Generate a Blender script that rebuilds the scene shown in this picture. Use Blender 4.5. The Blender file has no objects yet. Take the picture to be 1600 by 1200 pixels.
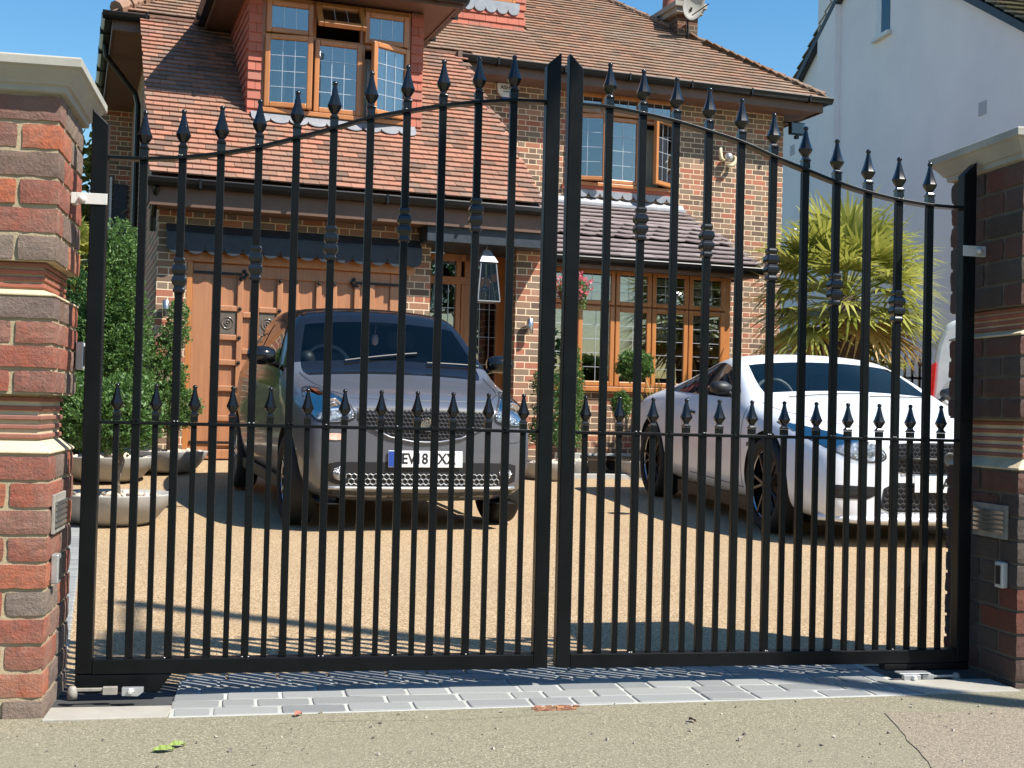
import bpy, bmesh, math, random
from mathutils import Vector, Matrix, noise, Euler
from mathutils.bvhtree import BVHTree
RD = math.radians
S = bpy.context.scene
COL = S.collection
random.seed(7)
# ------------------------------------------------------------------ camera
cam_d = bpy.data.cameras.new('camera'); cam = bpy.data.objects.new('camera', cam_d); COL.objects.link(cam)
S.camera = cam
yaw, pit, rol, CAMZ = RD(10.79), RD(1.26), RD(1.409), 0.86
F = Vector((math.sin(yaw)*math.cos(pit), math.cos(yaw)*math.cos(pit), math.sin(pit)))
R0 = F.cross(Vector((0,0,1))).normalized(); U0 = R0.cross(F)
Rv = math.cos(rol)*R0 + math.sin(rol)*U0; Uv = -math.sin(rol)*R0 + math.cos(rol)*U0
m = Matrix((Rv, Uv, -F)).transposed().to_4x4(); m.translation = (0, 0, CAMZ)
cam.matrix_world = m
cam_d.sensor_width = 36; cam_d.lens = 1985.5/1600*36; cam_d.clip_start = .05; cam_d.clip_end = 2000
# ------------------------------------------------------------------ light
SUN = Vector((.63, -.50, 1.0)).normalized()
W = bpy.data.worlds.new('World'); S.world = W; W.use_nodes = True
nt = W.node_tree; bg = nt.nodes['Background']; sky = nt.nodes.new('ShaderNodeTexSky')
sky.sky_type = 'NISHITA'; sky.sun_disc = False
sky.sun_elevation = math.asin(SUN.z); sky.sun_rotation = math.atan2(SUN.x, SUN.y)
sky.air_density = 1.35; sky.dust_density = .5; sky.ozone_density = 3.0
hsv = nt.nodes.new('ShaderNodeHueSaturation'); hsv.inputs['Saturation'].default_value = 1.38; nt.links.new(sky.outputs[0], hsv.inputs['Color']); nt.links.new(hsv.outputs[0], bg.inputs[0]); bg.inputs[1].default_value = .086
sd = bpy.data.lights.new('sun', 'SUN'); sd.energy = 4.7; sd.angle = RD(.5); sd.color = (1, .955, .88)
so = bpy.data.objects.new('sun', sd); COL.objects.link(so); so.rotation_euler = SUN.to_track_quat('Z', 'Y').to_euler()
so.location = (5, -5, 20)
S.view_settings.view_transform = 'Standard'; S.view_settings.look = 'None'; S.view_settings.exposure = 0.95; S.view_settings.gamma = 1
S.render.engine = 'CYCLES'
S.cycles.max_bounces = 8; S.cycles.transparent_max_bounces = 12
# ------------------------------------------------------------------ ground height
def ss(t): t = max(0., min(1., t)); return t*t*(3-2*t)
def G(X, Y):
    t = (-.012 + .0105*max(-1.2, min(3., X+.25)))*(1-ss((Y-4.4)/2.5))
    return t + .04*ss((Y-7)/2) + .08*ss((Y-9)/2.5) + (.17*(1-ss((X-1.)/2.2)))*ss((Y-11.2)/2.3)
# ------------------------------------------------------------------ mesh helpers
class MB:
    def __init__(s): s.v = []; s.f = []
    def add(s, vs, fs):
        b = len(s.v); s.v += [tuple(v) for v in vs]; s.f += [tuple(i+b for i in f) for f in fs]; return s
    def box(s, x0, x1, y0, y1, z0, z1, T=None):
        vs = [Vector((x, y, z)) for z in (z0, z1) for y in (y0, y1) for x in (x0, x1)]
        if T: vs = [T @ v for v in vs]
        return s.add(vs, [(0,2,3,1),(4,5,7,6),(0,1,5,4),(2,6,7,3),(0,4,6,2),(1,3,7,5)])
    def quad(s, a, b, c, d): return s.add([a, b, c, d], [(0,1,2,3)])
    def poly(s, pts): return s.add(pts, [tuple(range(len(pts)))])
    def prism(s, pts, axis, a, b, T=None):      # pts 2d in the other two axes
        def mk(p, t):
            v = {'x': (t, p[0], p[1]), 'y': (p[0], t, p[1]), 'z': (p[0], p[1], t)}[axis]
            return T @ Vector(v) if T else Vector(v)
        n = len(pts); vs = [mk(p, a) for p in pts] + [mk(p, b) for p in pts]
        ar = sum(pts[i][0]*pts[(i+1) % n][1]-pts[(i+1) % n][0]*pts[i][1] for i in range(n))
        fl = (ar > 0) != (axis == 'y') != (b < a)
        fs = [tuple(range(n))[::-1], tuple(range(n, 2*n))] + [(i, (i+1) % n, n+(i+1) % n, n+i) for i in range(n)]
        if not fl: fs = [f[::-1] for f in fs]
        return s.add(vs, fs)
    def tube(s, pts, r, n=8, cap=True):
        pts = [Vector(p) for p in pts]; rs = r if isinstance(r, (list, tuple)) else [r]*len(pts)
        vs = []; up = None
        for i, p in enumerate(pts):
            d = (pts[min(i+1, len(pts)-1)]-pts[max(i-1, 0)]).normalized()
            if up is None: up = Vector((0,0,1)) if abs(d.z) < .9 else Vector((1,0,0))
            a = d.cross(up).normalized(); b = a.cross(d).normalized(); up = b
            vs += [p+rs[i]*(math.cos(2*math.pi*k/n)*a+math.sin(2*math.pi*k/n)*b) for k in range(n)]
        fs = []
        for i in range(len(pts)-1):
            for k in range(n):
                k2 = (k+1) % n; fs.append((i*n+k, i*n+k2, (i+1)*n+k2, (i+1)*n+k))
        if cap: fs += [tuple(range(n))[::-1], tuple(range((len(pts)-1)*n, len(pts)*n))]
        return s.add(vs, fs)
    def lathe(s, prof, c=(0,0,0), n=16, axis='z', rot=0., cap=True):
        c = Vector(c); vs = []
        for (r, h) in prof:
            for k in range(n):
                t = 2*math.pi*k/n+rot; x, y = r*math.cos(t), r*math.sin(t)
                v = {'z': (x, y, h), 'y': (x, h, -y), 'x': (h, x, y)}[axis]
                vs.append(c+Vector(v))
        fs = [(i*n+k, i*n+(k+1) % n, (i+1)*n+(k+1) % n, (i+1)*n+k) for i in range(len(prof)-1) for k in range(n)]
        if cap: fs += [tuple(range(n))[::-1], tuple(range((len(prof)-1)*n, len(prof)*n))]
        return s.add(vs, fs)
    def build(s, name, mat=None, parent=None, smooth=False, bev=0, seg=2, loc=None):
        me = bpy.data.meshes.new(name); me.from_pydata(s.v, [], s.f)
        if mat: me.materials.append(mat)
        me.validate(); me.update()
        if smooth: me.polygons.foreach_set('use_smooth', [True]*len(me.polygons))
        o = bpy.data.objects.new(name, me); COL.objects.link(o)
        if parent: o.parent = parent
        if loc: o.location = loc
        if bev:
            b = o.modifiers.new('bevel', 'BEVEL'); b.width = bev; b.segments = seg; b.limit_method = 'ANGLE'; b.angle_limit = RD(40)
        return o
def tag(o, label, cat, group=None, kind=None):
    if label: o['label'] = label
    if cat: o['category'] = cat
    if group: o['group'] = group
    if kind: o['kind'] = kind
    return o
def thing(name, label, cat, loc=(0,0,0), rz=0, group=None):
    o = bpy.data.objects.new(name, None); COL.objects.link(o); o.empty_display_size = .2
    o.location = loc; o.rotation_euler = (0, 0, rz); return tag(o, label, cat, group)
def smooth_by(o, ang=40):
    me = o.data; me.polygons.foreach_set('use_smooth', [True]*len(me.polygons))
    try: me.set_sharp_from_angle(angle=RD(ang))
    except Exception: pass
    return o
def share(o, name, parent, loc):
    c = bpy.data.objects.new(name, o.data); COL.objects.link(c); c.parent = parent; c.location = loc; return c
def text(s, size, mat, parent, loc, rot, name='lettering', ext=.002, bold=0.0, sx=1.0):
    cu = bpy.data.curves.new(name, 'FONT'); cu.body = s; cu.size = size; cu.extrude = ext; cu.align_x = 'CENTER'; cu.align_y = 'CENTER'; cu.offset = bold
    t = bpy.data.objects.new(name, cu); COL.objects.link(t)
    me = bpy.data.meshes.new_from_object(t.evaluated_get(bpy.context.evaluated_depsgraph_get()))
    bpy.data.objects.remove(t); me.materials.clear(); me.materials.append(mat)
    o = bpy.data.objects.new(name, me); COL.objects.link(o); o.parent = parent; o.location = loc; o.rotation_euler = rot; o.scale = (sx, 1, 1); return o
# ------------------------------------------------------------------ materials
class NT:
    def __init__(s, name):
        s.m = bpy.data.materials.new(name); s.m.use_nodes = True; s.t = s.m.node_tree
        s.b = s.t.nodes['Principled BSDF']; s.out = s.t.nodes['Material Output']
    def n(s, typ, **k):
        nd = s.t.nodes.new('ShaderNode'+typ)
        for a, v in k.items():
            if a.startswith('i_'):
                key = a[2:]; key = int(key) if key.isdigit() else key.replace('_', ' ')
                s.set(nd.inputs[key], v)
            else: setattr(nd, a, v)
        return nd
    def set(s, sock, v):
        if hasattr(v, 'is_output') or isinstance(v, bpy.types.NodeSocket): s.t.links.new(v, sock)
        else: sock.default_value = v
    def math(s, op, a, b=0., c=0.):
        nd = s.t.nodes.new('ShaderNodeMath'); nd.operation = op
        s.set(nd.inputs[0], a); s.set(nd.inputs[1], b)
        if len(nd.inputs) > 2: s.set(nd.inputs[2], c)
        return nd.outputs[0]
    def mix(s, f, a, b):
        nd = s.t.nodes.new('ShaderNodeMix'); nd.data_type = 'RGBA'
        s.set(nd.inputs[0], f); s.set(nd.inputs[6], a); s.set(nd.inputs[7], b); return nd.outputs[2]
    def ramp(s, f, stops, const=False):
        nd = s.t.nodes.new('ShaderNodeValToRGB'); e = nd.color_ramp.elements
        if const: nd.color_ramp.interpolation = 'CONSTANT'
        while len(e) < len(stops): e.new(.5)
        for i, (p, c) in enumerate(stops): e[i].position = p; e[i].color = (*c, 1)
        s.set(nd.inputs[0], f); return nd.outputs[0]
    def obj(s): return s.n('TexCoord').outputs['Object']
    def noise(s, vec, sc, det=4, rough=.6):
        return s.n('TexNoise', i_Vector=vec, i_Scale=sc, i_Detail=det, i_Roughness=rough).outputs[0]
    def bump(s, h, st=.3, dist=.005, prev=None):
        nd = s.n('Bump', i_Strength=st, i_Distance=dist); s.set(nd.inputs['Height'], h)
        if prev: s.set(nd.inputs['Normal'], prev)
        return nd.outputs[0]
def c4(c): return (*c, 1)
def mat(name, c1, c2=None, sc=6, rough=.5, metal=0, bump=0, bs=60, bd=.003, coat=0, island=0, spec=.5, rvar=0, stretch=None, trans=0):
    N = NT(name); b = N.b; v = N.obj()
    if stretch:
        v = N.n('Mapping', i_Vector=v, i_Scale=stretch).outputs[0]
    c2 = c2 or tuple(x*.82 for x in c1)
    n1 = N.noise(v, sc, 5)
    f = N.ramp(n1, [(.35, (0,0,0)), (.65, (1,1,1))])
    col = N.mix(f, c4(c1), c4(c2))
    if island:
        r = N.n('NewGeometry').outputs['Random Per Island']
        hs = N.n('HueSaturation', i_Color=col); N.set(hs.inputs['Value'], N.math('MULTIPLY_ADD', r, island*2, 1-island))
        r2 = N.math('FRACT', N.math('MULTIPLY', r, 17.3)); N.set(hs.inputs['Hue'], N.math('MULTIPLY_ADD', r2, .03, .485))
        col = hs.outputs[0]
    N.set(b.inputs['Base Color'], col); b.inputs['Roughness'].default_value = rough; b.inputs['Metallic'].default_value = metal
    if rvar: N.set(b.inputs['Roughness'], N.math('MULTIPLY_ADD', N.noise(v, sc*2.3), rvar, rough-rvar/2))
    b.inputs['Specular IOR Level'].default_value = spec
    if coat: b.inputs['Coat Weight'].default_value = coat; b.inputs['Coat Roughness'].default_value = .04
    if bump: N.set(b.inputs['Normal'], N.bump(N.noise(v, bs, 6, .65), bump, bd))
    return N.m
def glass_mat(name, tint=(.75, .82, .85), refl=.16, rough=0., gc=(1,1,1)):
    N = NT(name); t = N.n('BsdfTransparent', i_Color=c4(tint)); g = N.n('BsdfGlossy', i_Roughness=rough, i_Color=c4(gc))
    fr = N.n('Fresnel', i_IOR=1.5).outputs[0]
    f = N.math('MINIMUM', N.math('MULTIPLY_ADD', fr, 1.6, refl-.05), 1.)
    mx = N.n('MixShader'); N.set(mx.inputs[0], f); N.set(mx.inputs[1], t.outputs[0]); N.set(mx.inputs[2], g.outputs[0])
    N.set(N.out.inputs[0], mx.outputs[0]); return N.m
def brick_wall_mat(name, dark=1.):
    N = NT(name); tc = N.n('TexCoord'); v = tc.outputs['Object']; nn = tc.outputs['Normal']
    wob = N.n('TexNoise', i_Vector=v, i_Scale=9.); wv = N.n('VectorMath', operation='MULTIPLY_ADD'); N.set(wv.inputs[0], wob.outputs[1]); wv.inputs[1].default_value = (.006, .006, .006); N.set(wv.inputs[2], v)
    sx = N.n('SeparateXYZ', i_Vector=wv.outputs[0]); sn = N.n('SeparateXYZ', i_Vector=nn)
    side = N.math('GREATER_THAN', N.math('ABSOLUTE', sn.outputs[0]), .6)
    s = N.math('ADD', N.math('MULTIPLY', sx.outputs[0], N.math('SUBTRACT', 1., side)), N.math('MULTIPLY', sx.outputs[1], side))
    zz = N.math('DIVIDE', sx.outputs[2], .075); row = N.math('FLOOR', zz); fz = N.math('FRACT', zz)
    par = N.math('MULTIPLY', N.math('MODULO', N.math('ADD', row, 100.), 2.), .16875)
    xs = N.math('DIVIDE', N.math('ADD', s, N.math('ADD', par, 50.)), .3375); cell = N.math('FLOOR', xs); fx = N.math('FRACT', xs)
    isS = N.math('LESS_THAN', fx, .6667)
    dS = N.math('MINIMUM', fx, N.math('SUBTRACT', .6667, fx)); dH = N.math('MINIMUM', N.math('SUBTRACT', fx, .6667), N.math('SUBTRACT', 1., fx))
    dx = N.math('MULTIPLY', N.math('MAXIMUM', dS, dH), .3375)
    dz = N.math('MULTIPLY', N.math('MINIMUM', fz, N.math('SUBTRACT', 1., fz)), .075)
    d = N.math('MINIMUM', dx, dz)
    br = N.n('MapRange', interpolation_type='SMOOTHSTEP', i_1=.0045, i_2=.0075); N.set(br.inputs[0], d); br = br.outputs[0]
    cb = N.n('CombineXYZ'); N.set(cb.inputs[0], row); N.set(cb.inputs[1], cell); N.set(cb.inputs[2], isS)
    wn = N.n('TexWhiteNoise', noise_dimensions='3D', i_Vector=cb.outputs[0])
    bc = N.ramp(wn.outputs[0], [(0, (.15,.10,.07)), (.22, (.26,.17,.115)), (.42, (.26,.195,.135)), (.58, (.35,.20,.125)), (.7, (.40,.185,.11)), (.82, (.43,.15,.09)), (.93, (.52,.19,.11)), (1, (.42,.30,.205))])
    nz = N.noise(v, 45, 5, .7); bc = N.mix(N.math('MULTIPLY', nz, .55), bc, (.07,.05,.04,1))
    mc = N.mix(N.noise(v, 5), (.60,.46,.31,1), (.74,.57,.39,1))
    col = N.mix(br, mc, bc); col = N.mix(1-dark, col, (.03,.022,.018,1)) if dark < 1 else col; N.set(N.b.inputs['Base Color'], col); N.b.inputs['Roughness'].default_value = .88
    N.b.inputs['Specular IOR Level'].default_value = .25
    h = N.math('ADD', br, N.math('MULTIPLY', nz, .35)); N.set(N.b.inputs['Normal'], N.bump(h, .75, .006)); return N.m
def island_ramp_mat(name, stops, rough=.8, nsc=30, ncol=(.06,.05,.04), namt=.4, bump=.5, bd=.003, bs=70, big=None, spec=.3):
    N = NT(name); v = N.obj(); r = N.n('NewGeometry').outputs['Random Per Island']
    c = N.ramp(r, stops); nz = N.noise(v, nsc, 6, .7)
    c = N.mix(N.math('MULTIPLY', N.ramp(nz, [(.4, (0,0,0)), (.75, (1,1,1))]), namt), c, c4(ncol))
    if big:
        g = N.ramp(N.noise(v, big[0], 4), [(.45, (0,0,0)), (.68, (1,1,1))]); c = N.mix(N.math('MULTIPLY', g, big[2]), c, c4(big[1]))
    N.set(N.b.inputs['Base Color'], c); N.b.inputs['Roughness'].default_value = rough; N.b.inputs['Specular IOR Level'].default_value = spec
    N.set(N.b.inputs['Normal'], N.bump(N.noise(v, bs, 6, .7), bump, bd)); return N.m
def gravel_mat(name, cols, sc, bump=.5, big=.5, rough=.9, bigc=(.2,.2,.18), bsc=1.5, spots=None):
    N = NT(name); v = N.obj(); vo = N.n('TexVoronoi', i_Vector=v, i_Scale=sc)
    wn = N.n('TexWhiteNoise', noise_dimensions='3D', i_Vector=vo.outputs['Position'])
    c = N.ramp(wn.outputs[0], cols)
    g = N.ramp(N.noise(v, bsc, 6, .6), [(.4, (0,0,0)), (.7, (1,1,1))]); c = N.mix(N.math('MULTIPLY', g, big), c, c4(bigc))
    if spots:
        s2 = N.noise(v, spots[0], 3); c = N.mix(N.math('MULTIPLY', N.ramp(s2, [(.62, (0,0,0)), (.7, (1,1,1))]), spots[2]), c, c4(spots[1]))
    N.set(N.b.inputs['Base Color'], c); N.b.inputs['Roughness'].default_value = rough; N.b.inputs['Specular IOR Level'].default_value = .3
    h = N.math('SUBTRACT', N.noise(v, sc*.5, 3), vo.outputs['Distance']); N.set(N.b.inputs['Normal'], N.bump(h, bump, .004)); return N.m
def wood_mat(name, c1, c2, stretch=(14, 14, 1.2), rough=.45, coat=0, bump=.2):
    N = NT(name); v = N.n('Mapping', i_Vector=N.obj(), i_Scale=stretch).outputs[0]
    n1 = N.noise(v, 1.6, 6, .65); c = N.mix(N.ramp(n1, [(.3, (0,0,0)), (.7, (1,1,1))]), c4(c1), c4(c2))
    N.set(N.b.inputs['Base Color'], c); N.b.inputs['Roughness'].default_value = rough
    N.set(N.b.inputs['Normal'], N.bump(n1, bump, .002)); N.b.inputs['Coat Weight'].default_value = coat; return N.m
def leaf_mat(name, c1, c2, rough=.4, sc=3):
    N = NT(name); r = N.n('NewGeometry').outputs['Random Per Island']; c = N.mix(r, c4(c1), c4(c2))
    g = N.noise(N.obj(), sc, 3); c = N.mix(N.math('MULTIPLY', g, .35), c, c4(tuple(x*.55 for x in c1)))
    b = N.b; N.set(b.inputs['Base Color'], c); b.inputs['Roughness'].default_value = rough
    t = N.n('BsdfTranslucent', i_Color=c4(tuple(min(1, x*1.5) for x in c2))); N.set(t.inputs[0], N.mix(.5, c, c4((c2[0]*1.4, c2[1]*1.4, c2[2]))))
    mx = N.n('MixShader', i_Fac=.28); N.set(mx.inputs[1], b.outputs[0]); N.set(mx.inputs[2], t.outputs[0]); N.set(N.out.inputs[0], mx.outputs[0]); return N.m
M = {}
M['black'] = mat('black_gate_paint', (.0035,.0042,.0045), (.0055,.0065,.007), sc=9, rough=.38, bump=.12, bs=90, bd=.0008, rvar=.16, spec=.17)
M['blackg'] = mat('glossy_black_casting', (.006,.007,.008), (.008,.009,.01), sc=14, rough=.17, bump=.1, bs=70, bd=.0008, spec=.5)
M['weld'] = mat('bare_weld', (.35,.35,.34), rough=.35, metal=.8)
M['galv'] = mat('galvanised_steel', (.42,.43,.43), (.55,.56,.55), sc=18, rough=.42, metal=.7, bump=.1)
M['galvp'] = mat('pale_galvanised_strap', (.55,.54,.5), (.66,.65,.6), sc=14, rough=.45, metal=.25, bump=.1)
M['rust'] = mat('dusty_metal', (.26,.25,.22), (.36,.33,.28), sc=25, rough=.75, metal=.3, bump=.4)
M['stone'] = mat('cast_stone', (.37,.355,.30), (.29,.275,.235), sc=4, rough=.85, bump=.25, bs=120, bd=.002)
M['pbrick'] = island_ramp_mat('pillar_brick', [(0, (.17,.09,.065)), (.16, (.22,.17,.135)), (.3, (.30,.09,.055)), (.48, (.34,.10,.06)), (.62, (.26,.10,.07)), (.74, (.15,.125,.105)), (.86, (.38,.12,.065)), (1, (.50,.13,.05))], nsc=34, ncol=(.10,.09,.08), namt=.55, bump=1., bd=.005, bs=110, big=(5, (.26,.20,.15), .4))
M['pbrick_shade'] = island_ramp_mat('shaded_pillar_brick', [(0, (0.061,0.044,0.034)), (.3, (0.082,0.065,0.054)), (.5, (0.116,0.044,0.031)), (.7, (0.061,0.051,0.044)), (.85, (0.163,0.051,0.031)), (1, (0.088,0.061,0.051))], nsc=16, ncol=(0.048,0.044,0.041), namt=.5, bump=.9, bd=.004, bs=55, big=(5, (0.095,0.075,0.061), .45))  # darker copy of the pillar brick: the right pillar's shade put into colour
M['mortar_shade'] = mat('shaded_mortar', (0.150,0.128,0.098), (0.112,0.094,0.075), sc=8, rough=.95, bump=.7, bs=160, bd=.004)  # mortar copy darkened the same way, shade painted in
M['mortar'] = mat('sand_mortar', (.44,.35,.22), (.34,.275,.17), sc=8, rough=.95, bump=.7, bs=160, bd=.004)
M['mortarl'] = mat('pale_mortar', (.66,.52,.33), (.52,.42,.27), sc=9, rough=.95, bump=.6, bs=140, bd=.003)
M['ptile'] = island_ramp_mat('creasing_tile', [(0, (.27,.10,.06)), (.5, (.36,.12,.075)), (1, (.27,.12,.09))], namt=.25, bump=.4)
M['brick'] = brick_wall_mat('house_brick'); M['brickd'] = brick_wall_mat('dark_chimney_brick', .32)  # chimney copy of the house brick, mixed evenly towards near-black
M['tile'] = island_ramp_mat('clay_roof_tile', [(0, (0.147,0.088,0.063)), (.12, (0.190,0.104,0.071)), (.26, (0.266,0.132,0.086)), (.42, (0.331,0.154,0.097)), (.58, (0.375,0.175,0.112)), (.74, (0.304,0.156,0.102)), (.86, (0.380,0.151,0.094)), (.94, (0.261,0.159,0.112)), (1, (0.190,0.112,0.079))], nsc=14, ncol=(0.104,0.088,0.072), namt=.35, bump=.4, big=(1.1, (0.216,0.160,0.124), .45))
M['tile2'] = island_ramp_mat('weathered_roof_tile', [(0, (0.168,0.109,0.074)), (.25, (0.225,0.138,0.093)), (.55, (0.283,0.161,0.104)), (.8, (0.311,0.165,0.104)), (1, (0.249,0.168,0.111))], nsc=12, ncol=(0.120,0.100,0.076), namt=.4, bump=.4, big=(1.0, (0.240,0.188,0.140), .6))
M['hung'] = island_ramp_mat('hung_red_tile', [(0, (0.352,0.101,0.066)), (.5, (0.440,0.136,0.088)), (.85, (0.405,0.123,0.079)), (1, (0.317,0.132,0.097))], nsc=10, ncol=(0.264,0.106,0.079), namt=.3, bump=.25)
M['slate'] = island_ramp_mat('grey_brown_tile', [(0, (0.169,0.131,0.125)), (.5, (0.219,0.175,0.169)), (1, (0.275,0.225,0.219))], rough=.55, nsc=12, ncol=(0.275,0.237,0.213), namt=.4, bump=.3, spec=.4)
M['ntile'] = island_ramp_mat('mossy_tile', [(0, (.19,.17,.11)), (.5, (.27,.235,.16)), (1, (.33,.28,.2))], nsc=9, ncol=(.12,.12,.05), namt=.5, bump=.5)
M['oak'] = wood_mat('golden_oak_frame', (.46,.185,.055), (.38,.14,.04), stretch=(9,9,1.4), rough=.36, coat=.2, bump=.05)
M['door'] = wood_mat('cedar_garage_door', (.41,.185,.085), (.31,.13,.06), stretch=(16,16,1.1), rough=.45, coat=.1)
M['brown'] = mat('brown_fascia', (.13,.07,.045), (.10,.055,.035), rough=.5)
M['soffit'] = mat('brown_soffit', (.16,.085,.055), rough=.6)
M['gutter'] = mat('black_plastic_gutter', (.008,.009,.010), rough=.35, spec=.3)
M['lead'] = mat('dark_slate_canopy', (.026,.032,.040), (.038,.045,.055), sc=12, rough=.45, bump=.2, spec=.3)
M['leadw'] = mat('weathered_lead', (0.288,0.296,0.312), (0.216,0.228,0.248), sc=10, rough=.45, metal=.2, bump=.2)
M['iron'] = mat('black_iron', (.02,.018,.017), rough=.45, metal=.4, bump=.4, bs=80)
M['glass'] = glass_mat('window_glass', (.74,.8,.82), .17, gc=(.95,.92,.88))
M['cames'] = mat('lead_came', (.55,.57,.6), rough=.35, metal=.5)
M['pit_shade'] = mat('shaded_pit_floor', (.05,.05,.05), (.03,.03,.03), rough=.9, bump=.4)  # near-black that paints the gate's shadow over the hinge pits
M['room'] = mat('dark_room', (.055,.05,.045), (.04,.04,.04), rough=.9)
M['curtain'] = mat('cream_curtain', (.66,.60,.47), (.55,.5,.4), sc=3, rough=.9)
M['blind'] = mat('white_blind', (.6,.6,.56), rough=.8)
M['steel'] = mat('brushed_steel', (.55,.55,.55), rough=.28, metal=.9)
M['white'] = mat('white_render', (.82,.80,.80), (.75,.735,.745), sc=.7, rough=.9, bump=.15, bs=50)
M['wplastic'] = mat('white_plastic', (.72,.72,.7), rough=.4)
M['blue'] = mat('blue_plastic', (.02,.06,.28), rough=.35)
M['ink'] = mat('black_lettering', (.01,.01,.012), rough=.5)
M['bowl'] = mat('pale_grey_bowl', (.36,.35,.32), (.30,.29,.27), sc=6, rough=.75, bump=.15)
M['pebble'] = mat('cream_cobble', (.62,.52,.40), (.48,.40,.31), sc=9, rough=.8, island=.25, bump=.2)
M['leaf'] = leaf_mat('box_leaf', (.04,.10,.022), (.15,.26,.065), rough=.52)
M['leafd'] = leaf_mat('dark_leaf', (.025,.07,.018), (.06,.14,.035))
M['leafy'] = leaf_mat('golden_conifer', (.16,.17,.03), (.30,.28,.05), rough=.6)
M['palm'] = leaf_mat('palm_frond', (.15,.19,.03), (.50,.48,.13), rough=.30)
M['palmdry'] = leaf_mat('dry_palm_frond', (.38,.20,.06), (.50,.36,.12), rough=.6)
M['phorm'] = leaf_mat('flax_blade', (.28,.25,.03), (.45,.40,.08), rough=.4)
M['bark'] = mat('grey_bark', (.22,.17,.12), (.14,.10,.07), sc=20, rough=.9, bump=.8, bs=40, bd=.01)
M['fibre'] = mat('palm_fibre', (.09,.06,.04), (.05,.035,.025), sc=30, rough=.95, bump=1, bs=60, bd=.02)
M['drive'] = gravel_mat('resin_gravel', [(0, (0.149,0.094,0.046)), (.35, (0.309,0.210,0.112)), (.7, (0.437,0.310,0.178)), (1, (0.598,0.461,0.295))], 190, bump=.5, big=.38, bigc=(0.267,0.189,0.112), bsc=.9, spots=(7, (0.213,0.152,0.092), .30))
M['asphalt'] = gravel_mat('worn_asphalt', [(0, (0.135,0.121,0.083)), (.4, (0.203,0.182,0.124)), (.8, (0.247,0.225,0.153)), (1, (0.382,0.340,0.241))], 260, bump=.4, big=.55, bigc=(0.219,0.201,0.138), bsc=2.5, spots=(34, (0.113,0.102,0.080), .45))
M['patch'] = gravel_mat('pinkish_asphalt', [(0, (0.145,0.118,0.085)), (.5, (0.218,0.185,0.136)), (1, (0.343,0.287,0.206))], 240, bump=.4, big=.3, bigc=(0.238,0.198,0.147), bsc=3)
M['sett'] = island_ramp_mat('blue_grey_sett', [(0, (.18,.185,.18)), (.5, (.225,.23,.222)), (1, (.265,.268,.255))], nsc=10, ncol=(.25,.25,.235), namt=.3, bump=.4, bs=60, rough=.7)
M['grout'] = mat('white_grout', (.46,.46,.42), (.34,.34,.31), rough=.95, bump=.4)
M['slab'] = mat('pale_concrete', (.35,.33,.28), (.29,.27,.23), sc=6, rough=.9, bump=.3)
M['fence'] = wood_mat('dark_fence', (.05,.035,.025), (.03,.022,.016), stretch=(10,10,1), rough=.8)
M['grass'] = mat('far_verge', (.09,.11,.05), (.12,.12,.07), sc=.6, rough=.95)
# cars
M['grey'] = mat('graphite_car_paint', (.15,.158,.178), (.145,.152,.172), rough=.38, metal=.55, coat=.5)
M['cblack'] = mat('black_car_paint', (.008,.008,.009), rough=.12, coat=.15)
M['wcar'] = mat('white_car_paint', (.74,.76,.78), (.73,.75,.77), rough=.3, coat=.35)
M['plastic'] = mat('black_trim', (.018,.018,.018), rough=.5)
M['mesh'] = mat('honeycomb_grille', (.10,.10,.105), rough=.3, metal=.4)
M['tyre'] = mat('tyre_rubber', (.015,.015,.015), rough=.8, bump=.3)
M['alloy'] = mat('dark_alloy', (.03,.03,.032), rough=.25, metal=.6)
M['alloyl'] = mat('polished_alloy', (.5,.5,.52), rough=.2, metal=.9)
M['chrome'] = mat('chrome', (.8,.8,.82), rough=.08, metal=1)
M['cglass'] = glass_mat('car_glass', (.66,.74,.75), .055, gc=(.60,.50,.42))
M['dglass'] = mat('dark_car_glass', (.01,.014,.018), rough=.03, spec=.8)
M['lens'] = glass_mat('lamp_lens', (.85,.9,.95), .05, gc=(.6,.56,.5))
M['lampin'] = mat('lamp_reflector', (.62,.62,.62), (.05,.055,.065), sc=30, rough=.18, metal=.85, bump=1, bs=24, bd=.03)
M['seat'] = mat('dark_upholstery', (.16,.165,.17), rough=.8); M['wheelrim'] = mat('grey_steering_leather', (.22,.22,.22), rough=.4)
M['tan'] = mat('pink_freshener', (.75,.42,.38), rough=.6)
M['plate'] = mat('number_plate_white', (.80,.80,.77), rough=.35)
M['amber'] = mat('orange_indicator', (.75,.38,.25), (.8,.6,.5), sc=30, rough=.15, coat=.6)
M['red'] = mat('red_lamp', (.5,.01,.01), rough=.15, coat=.8)
M['pink'] = leaf_mat('pink_petal', (.6,.08,.15), (.8,.25,.3))
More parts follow.
